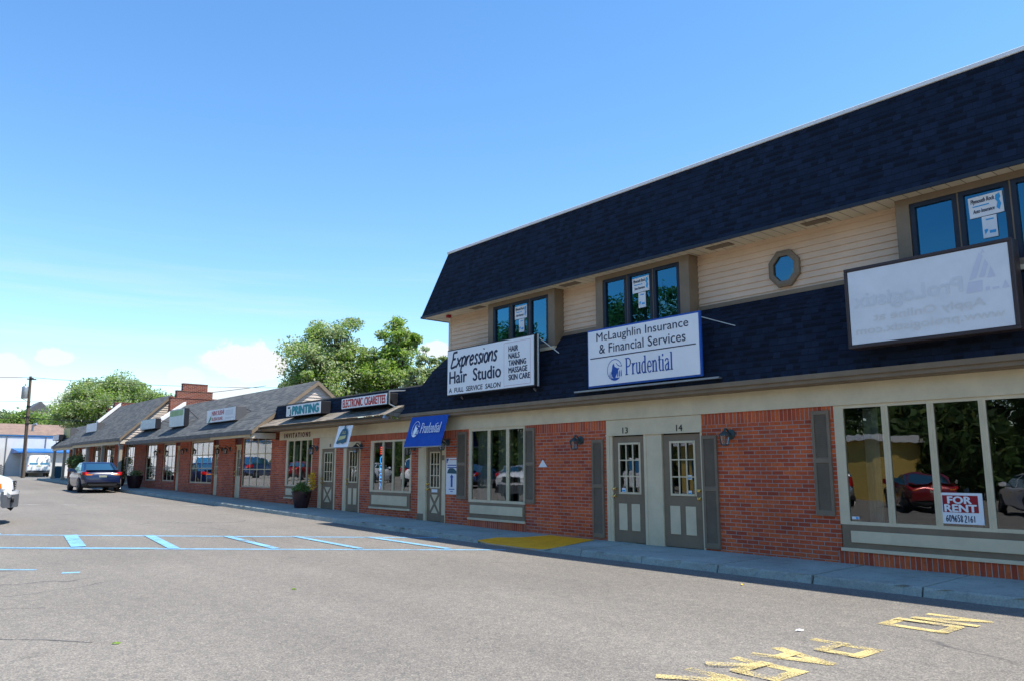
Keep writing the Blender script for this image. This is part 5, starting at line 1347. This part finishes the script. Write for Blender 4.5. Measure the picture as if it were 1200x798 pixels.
            mb = MB(); mb.prism([(hl-1.85,sgn*hw*.99,1.15),(hl-1.15,sgn*hw*.99,1.15),(hl-1.5,sgn*hw*.93,1.75),(hl-1.85,sgn*hw*.93,1.75)], (0,sgn*.02,0)); B(mb,'side_window',M['carglass'])
            for xx in (-hl+1.1, hl-.85): wheel(c, xx, sgn*(hw-.12), .36, sgn, .24)
        mb = MB(); mb.prism([(hl-1.0,-hw*.85,1.32),(hl-1.0,hw*.85,1.32),(hl-1.52,hw*.76,1.90),(hl-1.52,-hw*.76,1.90)], (.02,0,.02)); B(mb,'windscreen',M['carglass'])
        MBb = MB().box(-hl-.10,-hl+.05,-hw*.95,hw*.95,.42,.62); B(MBb,'rear_bumper',M['bumpergrey'],bevel=.02)
        B(MB().box(-hl-.02,-hl+.0,-.18,.18,.98,1.12),'licence_plate',M['plate']); B(MB().box(-hl-.112,-hl-.10,-.4,.4,.48,.56),'bumper_step',M['trimblack'])
        mb = MB()
        for sgn in (-1,1):
            for xx in (-hl+.4,-.3,1.0): mb.box(xx-.03,xx+.03,sgn*hw*.6-.03,sgn*hw*.6+.03,zt-.01,zt+.1)
            mb.box(-hl+.2,1.3,sgn*hw*.6-.02,sgn*hw*.6+.02,zt+.1,zt+.13)
        B(mb,'roof_rack',M['steel'])
    elif kind == 'truck':
        hood = 1.26
        def ts(x, k, zb, zs, zt_):
            h = hw*k; half = [(0,zb),(h*.9,zb),(h*.98,zb+.1),(h,zs-.2),(h*.99,zs),(h*.93,zt_-.04),(h*.8,zt_),(0,zt_+.03)]
            return [(x,-y_,z_) for y_,z_ in half]+[(x,y_,z_) for y_,z_ in reversed(half[1:-1])]
        mb = MB(); mb.loft([ts(-hl,.97,.55,1.1,1.2),ts(-hl+.1,.99,.5,1.12,1.22),ts(-.6,1,.5,1.1,1.2),ts(.4,1,.5,1.1,1.22),ts(hl-1.1,1,.5,1.08,1.24),ts(hl-.45,.98,.52,1.04,1.20),ts(hl-.14,.94,.6,.98,1.10),ts(hl-.05,.9,.66,.92,1.02)]); B(mb,'body',paint_,smooth=True)
        mb = MB(); zr = 1.86
        def cg(t):
            a = -1.2+.1*t; b = .95-.62*t; h = hw*(.93-.14*t); z = 1.2+(zr-1.2)*t
            return [(a,-h,z),(b-.15,-h,z),(b,-h*.8,z),(b+.03,0,z),(b,h*.8,z),(b-.15,h,z),(a,h,z)]
        mb.loft([cg(0),cg(.5),cg(.93)]); B(mb,'windows',M['carglass'])
        mb = MB(); mb.loft([[(p[0]*1.01,p[1]*1.012,p[2]) for p in cg(.9)],[(p[0],p[1]*1.0,p[2]) for p in cg(1.)],[(p[0]*.8,p[1]*.8,p[2]+.03) for p in cg(1.)]]); B(mb,'roof',paint_,smooth=True)
        mb = MB()
        for sgn in (-1,1):
            for xx, xt in ((.92,.33),(-.1,-.2),(-1.15,-1.08)): mb.prism([(xx-.06,sgn*hw*.935,1.19),(xx+.06,sgn*hw*.935,1.19),(xt+.05,sgn*hw*.80,1.82),(xt-.05,sgn*hw*.80,1.82)], (0,sgn*.015,0))
        B(mb,'pillars',paint_)
        mb = MB(); mb.loft([[(hl+.10-abs(t)**2.5*.30, t*hw*1.0, z_) for z_ in (.40,.44,.70,.80)]+[(hl-.25, t*hw*1.0, z_) for z_ in (.80,.45)] for t in (-1,-.9,-.7,-.35,0,.35,.7,.9,1)]); bp = B(mb,'front_bumper',M['bumpergrey'],smooth=True)
        mb = MB(); mb.loft([[(hl+.105-abs(t)**2.5*.30, t*hw*1.005, z_) for z_ in (.72,.80)]+[(hl-.2, t*hw*1.005, z_) for z_ in (.805,.72)] for t in (-1,-.9,-.7,-.35,0,.35,.7,.9,1)]); B(mb,'bumper_top',M['carwhite'],bp,smooth=True)
        for sgn in (-1,1):
            mb = MB(); mb.lathe([(.075,-.03),(.075,.02)], (hl+.0, sgn*hw*.74, .60), 'x', 14); B(mb,'fog_light',M['trimblack'],bp)
            mb = MB(); mb.loft([[(hl-.02,sgn*hw*.52,.84),(hl-.05,sgn*hw*.52,1.04),(hl-.3,sgn*hw*.52,1.06),(hl-.3,sgn*hw*.52,.84)],[(hl-.06,sgn*hw*.88,.84),(hl-.11,sgn*hw*.88,1.04),(hl-.4,sgn*hw*.88,1.06),(hl-.4,sgn*hw*.88,.84)],[(hl-.24,sgn*hw*.985,.86),(hl-.27,sgn*hw*.985,1.03),(hl-.44,sgn*hw*.99,1.03),(hl-.44,sgn*hw*.99,.86)]])
            h_ = B(mb,'headlight',M['lensclear'])
            mb = MB(); mb.loft([[(hl-.235,sgn*hw*.96,.87),(hl-.25,sgn*hw*.96,1.0),(hl-.5,sgn*hw*1.0,1.0),(hl-.5,sgn*hw*1.0,.88)],[(hl-.26,sgn*hw*1.0,.88),(hl-.28,sgn*hw*1.0,.99),(hl-.46,sgn*hw*1.012,.99),(hl-.46,sgn*hw*1.012,.89)]]); B(mb,'amber_lens',M['lensamber'],h_)
            for xx in (-hl+1.2, hl-1.05):
                wheel(c, xx, sgn*(hw-.13), .39, sgn, .26)
                mb = MB(); pts = [(xx+.47*math.cos(R(a)), sgn*hw*.965, .40+.47*math.sin(R(a))) for a in range(-5,186,19)]; mb.prism(pts, (0,sgn*hw*.042,0)); B(mb,'wheel_arch',M['trimblack'])
            mb = MB(); mb.tube((hl-.12,sgn*.45,.40),(hl-.02,sgn*.45,.33),.025); B(mb,'tow_hook',M['trimblack'])
            mb = MB(); mb.obox((.75,sgn*(hw+.12),1.32),(1,0,0),(0,1,0),(0,0,1),.05,.11,.1); B(mb,'side_mirror',M['trimblack'])
        B(MB().box(hl-.10,hl-.0,-hw*.5,hw*.5,.83,1.05),'grille',M['trimblack'])
        mb = MB()
        for z_ in (.88,.94,1.0): mb.box(hl-.005,hl+.012,-hw*.49,hw*.49,z_-.012,z_+.012)
        B(mb,'grille_bar',M['chrome'])
    return c

car('dark blue sedan seen from behind driving past the porch', M['darkblue'], 'sedan', (-42.45,-2.5), R(180-3), name='sedan')
car('white van seen from behind beside the white and blue building', M['carwhite'], 'van', (-92.0,3.0), R(180-5), L=5.2, W=2.0, name='van')
hd = math.atan2(.985,.17); tip = Vector((-24.05,-8.28)); hv = Vector((math.cos(hd), math.sin(hd)))
pc = tip-hv*(5.4/2+.06)
car('white pickup truck nosing in at the left edge of the picture', M['carwhite'], 'truck', (pc.x,pc.y), hd, L=5.4, W=1.95, name='pickup_truck')
# cars parked across the lot, mirrored in the shop glass
GRP = 'cars parked across the lot'
for k, (x, y, a, kind, m_, lab) in enumerate((
    (-13.2,-19.4,55,'sedan','carred','red sedan across the lot mirrored in the big shop window'),
    (-17.2,-19.6,55,'suv','carsilver','silver wagon across the lot mirrored in the big shop window'),
    (-9.2,-19.5,55,'sedan','carwhite','white sedan across the lot mirrored at the right of the big window'),
    (-25.2,-17.9,55,'truck','carwhite','white pickup across the lot mirrored in doors 13 and 14'),
    (-21.4,-18.4,55,'suv','carwhite','white wagon across the lot mirrored in door 14'),
    (-30.5,-18.2,55,'suv','carblack','black wagon across the lot mirrored between doors and salon'),
    (-34.6,-17.8,55,'sedan','carsilver','silver sedan across the lot mirrored in the salon window'),
    (-38.8,-17.8,55,'sedan','carblue','blue sedan across the lot mirrored in the salon window'),
    (-43.0,-17.0,55,'suv','carwhite','white wagon across the lot mirrored in the neon window'),
    (-49.0,-16.5,55,'sedan','carwhite','white sedan across the lot mirrored in the neon window'),
    (-58.0,-15.5,55,'sedan','carred','red sedan across the lot mirrored in the planter window'),
    (-66.0,-15.0,55,'suv','carblue','blue wagon across the lot mirrored in the planter window'),
    (-74.0,-14.0,55,'truck','carwhite','white pickup across the lot mirrored under the grey roof'))):
    car(lab, M[m_], kind, (x,y), R(a+180), GRP, 5.3 if kind == 'truck' else 4.6, 1.95 if kind == 'truck' else 1.8)

# ================================================================== FAR STREET
WB = thing('white_block_building', (-104, 4, g(-98)), 'long white block building with bright blue trim and brown roof', 'building')
z0 = g(-98)-.1
MB().box(-112,-98,-30,40,z0,4.98).build('block_wall', M['whitewall'], WB)
MB().box(-98.06,-97.9,-30,40,5.03,5.14).build('blue_eave', M['trimteal'], WB)
MB().prism([(-97.9,-30.2,5.16),(-107,-30.2,6.75),(-107,-30.2,5.2),(-98,-30.2,5.0)], (0,70.4,0)).build('brown_roof', M['brownroof'], WB)
MB().box(-98,-94.2,2.4,16,z0,3.3).build('annex', M['whitewall'], WB)
MB().prism([(-98,1.5,3.75),(-93.8,1.5,3.35),(-93.8,1.5,3.22),(-98,1.5,3.2)], (0,14.6,0)).build('blue_awning_roof', M['trimblue'], WB)
v = MB(); v.tube((-101,3.7,5.5),(-101,3.7,6.4),.11,.11,10); v.tube((-101,3.7,6.3),(-100.7,4.0,6.5),.15,.15,10); v.build('roof_vent', M['steel'], WB)
mb = MB()
for y in (-20,-12,-1.2): mb.box(-97.95,-97.9,y-.9,y+.9,z0,3.2)
mb.build('roller_door', M['coping'], WB)
mb = MB()
for y in (-8,-3,1.0,4.6,9): mb.box(-97.98,-97.92,y-.04,y+.04,z0,4.98)
mb.build('wall_seam', M['fencewood'], WB)
FN = thing('plank_fence', (-86,-3,g(-86)), 'low grey plank fence before the white building', 'fence')
mb = MB()
for i in range(6): mb.box(-86.05,-86,-14,-.6,g(-86)+.05+i*.17,g(-86)+.19+i*.17)
mb.build('planks', M['fencewood'], FN)
for y in (-13.5,-9.5,-5,-.8): MB().box(-86.2,-86.06,y-.07,y+.07,g(-86)-.1,g(-86)+1.15).build('post', M['wood'], FN)
UT = thing('utility_pole', (-78.6,-.1,g(-78)), 'wooden utility pole with grey transformer and wires', 'utility pole')
zp = g(-78)
MB().tube((-78.6,-.1,zp-.2),(-78.6,-.25,9.5),.16,.105,12).build('pole', M['wood'], UT, smooth=True)
mb = MB(); mb.lathe([(.02,.62),(.14,.58),(.24,.5),(.25,.46),(.25,-.42),(.2,-.5)], (-78.55,-.58,8.05), 'z', 14); mb.tube((-78.55,-.58,8.6),(-78.55,-.58,8.82),.05,.04); mb.build('transformer', M['steel'], UT, smooth=True)
mb = MB(); mb.path([(-78.6,-.2,7.3),(-78.5,-.9,7.6),(-78.4,-1.3,7.65)], .03); mb.build('lamp_arm', M['steel'], UT)
mb = MB(); mb.loft([[(-78.4+a,-1.3+b,7.62) for a,b in ((-.1,-.0),(.1,0),(.1,-.35),(-.1,-.35))],[(-78.4+a,-1.3+b,7.74) for a,b in ((-.06,-.03),(.06,-.03),(.06,-.32),(-.06,-.32))]]); mb.build('street_lamp_head', M['steel'], UT)
mb = MB()
for z_ in (9.3,6.9,6.0,5.4): mb.lathe([(.17,-.06),(.17,.06)], (-78.6,-.18,z_), 'z', 10)
mb.bar((-78.6,-.5,9.25),(-78.6,.2,9.25),.08,.1); mb.build('pole_bands', M['trimblack'], UT)
def wire(name, label, pts, sag, r=.018):
    o = thing(name, pts[0], label, 'wire', 'overhead wires'); mb = MB()
    for p, q in zip(pts[:-1], pts[1:]):
        p = Vector(p); q = Vector(q); seq = []
        for i in range(17):
            t = i/16; v_ = p.lerp(q, t); v_.z -= sag*4*t*(1-t); seq.append(v_)
        mb.path(seq, r, 5)
    mb.build('cable', M['trimblack'], o)
    return o
wire('power_line', 'topmost overhead wire from the pole top behind the trees', [(-95,-40,9.9),(-78.6,-.2,9.4),(-66,28,9.6)], .5)
wire('power_line', 'second overhead wire, crossing before the left tree', [(-95,-40,8.6),(-78.6,-.2,7.3),(-50,9,7.0)], .35)
wire('telephone_line', 'thick low overhead wire strung before the far hedge trees', [(-95,-40,6.4),(-78.6,-.2,5.9),(-58,14,5.6)], .4, .03)
HS = thing('far_house', (-150,11.5,g(-150)), 'small grey gable roofed house among the far trees', 'house')
MB().box(-153,-147,10.0,13.0,.5,11.0).build('house_wall', M['sidinggrey'], HS)
MB().prism([(-146.6,9.7,10.8),(-146.6,11.5,12.4),(-146.6,13.3,10.8)], (-6.8,0,0)).build('house_roof', M['greybox'], HS)

# ================================================================== TREES
def tree(label, base, lobes, trunk_r, mats, n, size, seed, group='trees behind the shops', name='tree'):
    """lobes: (dx, dy, z, rx, ry, rz) clumps of crown; limbs run from the trunk to sub-clumps"""
    bx, by = base; z0 = g(bx)
    t = thing(name, (bx,by,z0), label, 'tree', group)
    r = random.Random(seed); tm = MB()
    fork = z0+min(l[2]-l[5]*.6 for l in lobes)*.75
    tm.tube((bx,by,z0-.2),(bx,by,fork),trunk_r,trunk_r*.8,10)
    cs = []; sg = []
    for dx, dy, z, rx, ry, rz in lobes:
        c = Vector((bx+dx,by+dy,z0+z)); top = Vector((bx,by,fork))
        mid = top.lerp(c, .6)+Vector((r.uniform(-.2,.2),r.uniform(-.2,.2),.3))
        tm.tube(top, mid, trunk_r*.55, trunk_r*.35, 7); tm.tube(mid, c, trunk_r*.35, trunk_r*.15, 6)
        k = min(46, max(16, int(8*rx*ry*rz)))
        for i in range(k):
            d = Vector((r.gauss(0,1),r.gauss(0,1),r.gauss(0,1))).normalized()*(r.uniform(.35,1.05)**.8)
            p = c+Vector((d.x*rx,d.y*ry,d.z*rz)); q = r.uniform(.15,.36)
            cs.append(tuple(p)); m_ = (rx+ry+rz)/3*q; sg.append((m_*1.25,m_*1.25,m_*.8))
            tm.tube(mid.lerp(c, r.uniform(0,1)), p, trunk_r*.2, .02, 4, False)
    tm.build('trunk', M['bark'], t)
    a = int(n*.65)
    leaves_mesh('crown', M[mats[0]], t, cs, sg, a, size, seed, .5)
    if len(mats) > 1: leaves_mesh('young_leaves', M[mats[1]], t, cs[::2], [tuple(v*1.12 for v in s_) for s_ in sg[::2]], n-a, size*.9, seed+1, .5)
    return t
T = tree('broad silvery green tree, left one behind the lettered light boxes', (-41.5,10.0), [(-.6,-1.2,7.4,2.0,1.9,1.9),(.1,-.5,8.7,1.3,1.25,1.35),(.2,.4,7.6,1.5,1.3,1.2),(.2,-2.0,6.6,1.5,1.3,1.2),(.3,1.3,6.6,1.5,1.3,1.3),(0,-.2,5.8,2.6,2.6,1.4),(.2,2.4,5.4,1.6,1.6,1.2)], .28, ('leafB','leafC'), 42000, .095, 21)
tree('upright green tree, right one behind the lettered light boxes', (-39.5,12.3), [(0,.1,8.9,.95,.8,1.2),(0,-1.3,6.9,1.2,1.0,1.2),(.1,.1,7.6,1.4,1.3,1.3),(0,.9,8.6,.8,.9,.6),(0,-.5,6.0,1.6,1.6,1.5),(0,.5,4.8,1.8,1.8,1.2)], .2, ('leafC','leafB'), 24000, .10, 22)
tree('sparse small tree against the hair salon corner', (-37.0,13.1), [(0,0,7.1,.7,.7,1.0),(.1,-.2,5.8,1.1,1.1,1.0),(0,.6,6.3,.8,.8,.8),(0,-.9,6.2,.7,.7,.7),(0,1.1,7.0,.5,.5,.6)], .13, ('leafB','leafA'), 5000, .11, 23)
tree('low loose tree poking above the first gable roof', (-47.5,10.4), [(0,-.7,6.1,1.1,.9,.5),(.3,.3,5.8,1.1,1.0,.6),(0,1.1,6.1,.9,.8,.5)], .18, ('leafB','leafA'), 5200, .12, 24)
tree('large round silver topped tree behind the stepped parapets', (-84.0,7.2), [(0,-1.2,7.9,2.6,2.4,1.9),(0,1.6,8.2,2.6,2.4,1.8),(.4,3.6,7.2,2.2,1.8,1.7),(.6,-3.2,6.1,2.2,1.8,1.7),(1.5,.2,6.2,3.0,3.0,2.0),(0,0,4.6,3.2,3.4,1.6)], .4, ('leafB','leafC'), 40000, .12, 25)
tree('bright green bush of a tree behind the brick parapet', (-80.0,12.2), [(0,-.6,6.6,1.6,1.6,1.3),(.2,1.6,6.2,1.6,1.6,1.2),(.2,3.4,5.6,1.5,1.5,1.2),(0,0,4.6,2.2,2.4,1.4)], .22, ('leafC','leafA'), 9000, .15, 26)
HZ = [(-118,-5,8.6,3.2,'leafA'),(-120,.5,8.3,3.0,'leafC'),(-117,5.5,8.2,2.8,'leafA'),(-121,10.,9.2,3.2,'leafC'),(-116,14.5,8.8,3.,'leafA'),(-125,-11,9.5,3.6,'leafD'),(-122,20,9.5,3.6,'leafA'),(-128,4,9.0,3.2,'leafD'),(-119,-18,9.2,3.8,'leafA')]
LB = ['far round tree left of the utility pole','far bright tree right behind the utility pole','far tree behind the roof vent','far bright tree below the large silver topped tree','far tree deep behind the large silver topped tree','dark far tree at the left picture edge','far tree hidden past the porch roofs','dark far tree behind the small grey house','far tree beyond the left picture edge']
for i, (x, y, h, rr_, lm) in enumerate(HZ):
    tree(LB[i], (x,y), [(0,-rr_*.35,h-rr_*.55,rr_*.7,rr_*.7,rr_*.55),(0,rr_*.4,h-rr_*.7,rr_*.7,rr_*.7,rr_*.55),(.4,0,h-rr_*1.2,rr_,rr_*1.1,rr_*.7),(0,0,h-rr_*1.9,rr_*1.1,rr_*1.2,rr_*.6)], .22, (lm,'leafB' if i % 2 else 'leafC'), 5200, .2, 40+i, 'far trees across the street')
# across the lot (behind the camera): what the shop glass mirrors
proto = tree('dark leafy tree across the lot mirrored in the shop glass', (-20,-34), [(0,0,10.2,2.8,2.8,2.4),(2.2,.5,7.6,2.6,2.6,2.4),(-2.2,-.5,7.4,2.6,2.6,2.4),(0,0,4.8,3.6,3.4,2.4),(.5,1.2,2.6,3.0,3.0,1.4)], .35, ('leafD','leafA'), 36000, .14, 60, 'trees across the lot')
for i, (x, y, s_) in enumerate(((-4,-31,.85),(-11,-37,1.0),(-29,-36,1.08),(-37,-33,1.16),(-46,-37,1.2),(-55,-33,1.15),(-64,-36,1.2),(-76,-33,1.0),(-88,-31,1.05),(-101,-34,1.2),(-114,-31,1.1),(-128,-35,1.25),(-145,-33,1.3),(6,-36,1.0),(-16,-44,1.2),(-33,-45,1.25),(-52,-46,1.25))):
    c = copy_tree(proto); c.location = (x, y, g(x)); c.rotation_euler.z = i*1.7; c.scale = (s_,s_,s_)
sh = thing('large_shrub', (-10,-33,g(-10)), 'dense dark shrub under the trees across the lot', 'shrub', 'shrubs across the lot')
leaves_mesh('foliage', M['leafD'], sh, [(-10+dx,-33+dy,g(-10)+dz) for dx,dy,dz in ((0,0,1.2),(2,0,1.4),(-2,.3,1.3),(1,.5,2.6),(-1.2,0,2.5),(3.2,0,.9),(-3.2,0,.9),(0,0,3.3))], (1.6,1.2,1.2), 7000, .22, 77)
MB().tube((-10,-33,0),(-10,-33,2.2),.12,.05,6).build('stem', M['bark'], sh)
for i, x in enumerate((-2,5,-17,-24.5,-32,-39.5,-47,-54.5,-62,-70,-78,-86,-94,-102,-110,-118,-127,-136,-146)):
    c = copy_tree(sh); c.location = (x, -33+(i%3), g(x)); c.rotation_euler.z = .3*(i%5)-.6; c.scale = (1.15,1.,1.+.12*(i%3))
YB = thing('yellow_store', (-22,-27,g(-22)), 'yellow flat roofed store across the lot mirrored in the big shop window', 'building')
MB().box(-29,-17.5,-31,-25,0,2.9).build('stucco_wall', M['yellowwall'], YB)
MB().box(-29.3,-17.2,-31.3,-24.7,2.9,3.2).build('roof_edge', M['coping'], YB)
for x in (-27,-23.5,-20): MB().box(x-.8,x+.8,-25.0,-24.96,.5,2.2).build('window', M['carglass'], YB)

# ================================================================== SKY, SUN, CAMERA
w = bpy.data.worlds.new('World'); scene.world = w; w.use_nodes = True
nt = w.node_tree; nt.nodes.clear()
SUN = Vector((.40,.295,1.)).normalized()
el = math.asin(SUN.z); az = math.atan2(SUN.x, SUN.y)
sky = nt.nodes.new('ShaderNodeTexSky'); sky.sky_type = 'NISHITA'; sky.sun_disc = False
sky.sun_elevation = el; sky.sun_rotation = az; sky.altitude = 50; sky.air_density = 1.1; sky.dust_density = .2; sky.ozone_density = 2.2
bg = nt.nodes.new('ShaderNodeBackground'); bg.inputs[1].default_value = .15
hs = N(nt, 'ShaderNodeHueSaturation', Saturation=1.22); nt.links.new(sky.outputs[0], hs.inputs['Color']); nt.links.new(mix(nt, hs.outputs[0], (.985,1.015,1.03), 1., 'MULTIPLY'), bg.inputs[0])
cl = nt.nodes.new('ShaderNodeBackground'); cl.inputs[0].default_value = (.97,.98,1,1); cl.inputs[1].default_value = .60
tc = nt.nodes.new('ShaderNodeTexCoord'); D = tc.outputs['Generated']
nz = N(nt, 'ShaderNodeTexNoise', Scale=26., Detail=7., Roughness=.62); nt.links.new(D, nz.inputs['Vector'])
nz2 = N(nt, 'ShaderNodeTexNoise', Scale=9., Detail=3.); nt.links.new(D, nz2.inputs['Vector'])
# clouds sit at fixed bearings low in the sky: (azimuth from -x towards +y, elevation, half width, half height), degrees
CL = [(21.4,7.0,3.4,1.9,1.),(20.0,5.0,2.6,.9,.8),(6.8,6.0,1.7,1.2,.85),(9.6,6.9,1.5,.8,.85),(3.,4.0,2.2,1.3,.85),(17.5,6.1,1.5,.8,.6),(34.5,8.5,1.6,.9,.9),(12.,4.2,4.5,1.2,.6),(-9,5.5,5,2.2,1.),(-22,7,6,2.5,.9),(60,6,7,2.2,.9),(100,7,9,3,.9),(200,9,14,4,.9),(255,12,16,5,.8),(300,10,12,4,.9)]
tot = None
for a, e, ra, re, k in CL:
    c_ = Vector((-math.cos(R(a))*math.cos(R(e)), math.sin(R(a))*math.cos(R(e)), math.sin(R(e))))
    tv = Vector((math.sin(R(a)), math.cos(R(a)), 0))
    sub = N(nt, 'ShaderNodeVectorMath', operation='SUBTRACT'); nt.links.new(D, sub.inputs[0]); sub.inputs[1].default_value = c_
    d1 = N(nt, 'ShaderNodeVectorMath', operation='DOT_PRODUCT'); nt.links.new(sub.outputs[0], d1.inputs[0]); d1.inputs[1].default_value = tv/R(ra)
    sz = N(nt, 'ShaderNodeSeparateXYZ'); nt.links.new(sub.outputs[0], sz.inputs[0])
    v1 = mathn(nt, 'DIVIDE', sz.outputs[2], R(re))
    # flatter base: stretch below the centre
    v1 = mathn(nt, 'MULTIPLY', v1, mathn(nt, 'ADD', 1., mathn(nt, 'MULTIPLY', mathn(nt, 'LESS_THAN', v1, 0.), .5)))
    dp = N(nt, 'ShaderNodeVectorMath', operation='DOT_PRODUCT'); nt.links.new(D, dp.inputs[0]); dp.inputs[1].default_value = c_
    dist = mathn(nt, 'SQRT', mathn(nt, 'ADD', mathn(nt, 'MULTIPLY', d1.outputs['Value'], d1.outputs['Value']), mathn(nt, 'MULTIPLY', v1, v1)))
    nn_ = mathn(nt, 'ADD', mathn(nt, 'MULTIPLY', mathn(nt, 'SUBTRACT', nz.outputs[0], .5), 1.5), mathn(nt, 'MULTIPLY', mathn(nt, 'SUBTRACT', nz2.outputs[0], .5), .8))
    val = mathn(nt, 'ADD', dist, nn_)
    mr = N(nt, 'ShaderNodeMapRange'); mr.interpolation_type = 'SMOOTHSTEP'; nt.links.new(val, mr.inputs[0])
    mr.inputs[1].default_value = .92; mr.inputs[2].default_value = .68; mr.inputs[3].default_value = 0; mr.inputs[4].default_value = k
    front = mathn(nt, 'GREATER_THAN', dp.outputs['Value'], 0.)
    o_ = mathn(nt, 'MULTIPLY', mr.outputs[0], front)
    tot = o_ if tot is None else mathn(nt, 'MAXIMUM', tot, o_)
# thin high streaks
mp = N(nt, 'ShaderNodeMapping'); mp.inputs['Scale'].default_value = (1.6,1.6,26); mp.inputs['Rotation'].default_value = (0.03,.05,0); nt.links.new(D, mp.inputs[0])
ns = N(nt, 'ShaderNodeTexNoise', Scale=1.7, Detail=6., Roughness=.6); nt.links.new(mp.outputs[0], ns.inputs['Vector'])
szz = N(nt, 'ShaderNodeSeparateXYZ'); nt.links.new(D, szz.inputs[0])
low = N(nt, 'ShaderNodeMapRange'); nt.links.new(szz.outputs[2], low.inputs[0]); low.inputs[1].default_value = .30; low.inputs[2].default_value = .10; low.inputs[3].default_value = 0; low.inputs[4].default_value = .35
stk = mathn(nt, 'MULTIPLY', ramp(nt, ns.outputs[0], [(.48,(0,0,0)),(.7,(1,1,1))]).outputs[0], low.outputs[0])
tot = mathn(nt, 'MAXIMUM', tot, stk)
mx = nt.nodes.new('ShaderNodeMixShader'); nt.links.new(tot, mx.inputs[0]); nt.links.new(bg.outputs[0], mx.inputs[1]); nt.links.new(cl.outputs[0], mx.inputs[2])
out = nt.nodes.new('ShaderNodeOutputWorld'); nt.links.new(mx.outputs[0], out.inputs[0])

ld = bpy.data.lights.new('sun', 'SUN'); ld.energy = 4.9; ld.angle = R(.53); ld.color = (1.,.93,.82)
lo = bpy.data.objects.new('sun', ld); COL.objects.link(lo); lo.rotation_euler = (-SUN).to_track_quat('-Z','Y').to_euler(); lo.location = (20,15,50)

F = 919.; PITCH = math.atan(150/F); YAW = math.atan(782/math.hypot(F,150))
cam = bpy.data.cameras.new('camera'); cam.sensor_width = 36; cam.lens = 36*F/1200; cam.clip_end = 3000; cam.clip_start = .05
co = bpy.data.objects.new('camera', cam); COL.objects.link(co)
fh = Vector((-math.cos(YAW), math.sin(YAW), 0)); fw_ = fh*math.cos(PITCH)+Vector((0,0,1))*math.sin(PITCH)
co.location = (0,-11.77,1.58); co.rotation_euler = fw_.to_track_quat('-Z','Y').to_euler()
scene.camera = co
scene.view_settings.view_transform = 'Standard'; scene.view_settings.look = 'None'; scene.view_settings.exposure = .74; scene.view_settings.gamma = 1
scene.render.engine = 'CYCLES'
cy = scene.cycles
cy.max_bounces = 8; cy.diffuse_bounces = 4; cy.glossy_bounces = 4; cy.transparent_max_bounces = 12; cy.transmission_bounces = 4
cy.use_denoising = True; cy.caustics_reflective = False; cy.caustics_refractive = False
cy.sample_clamp_indirect = 6
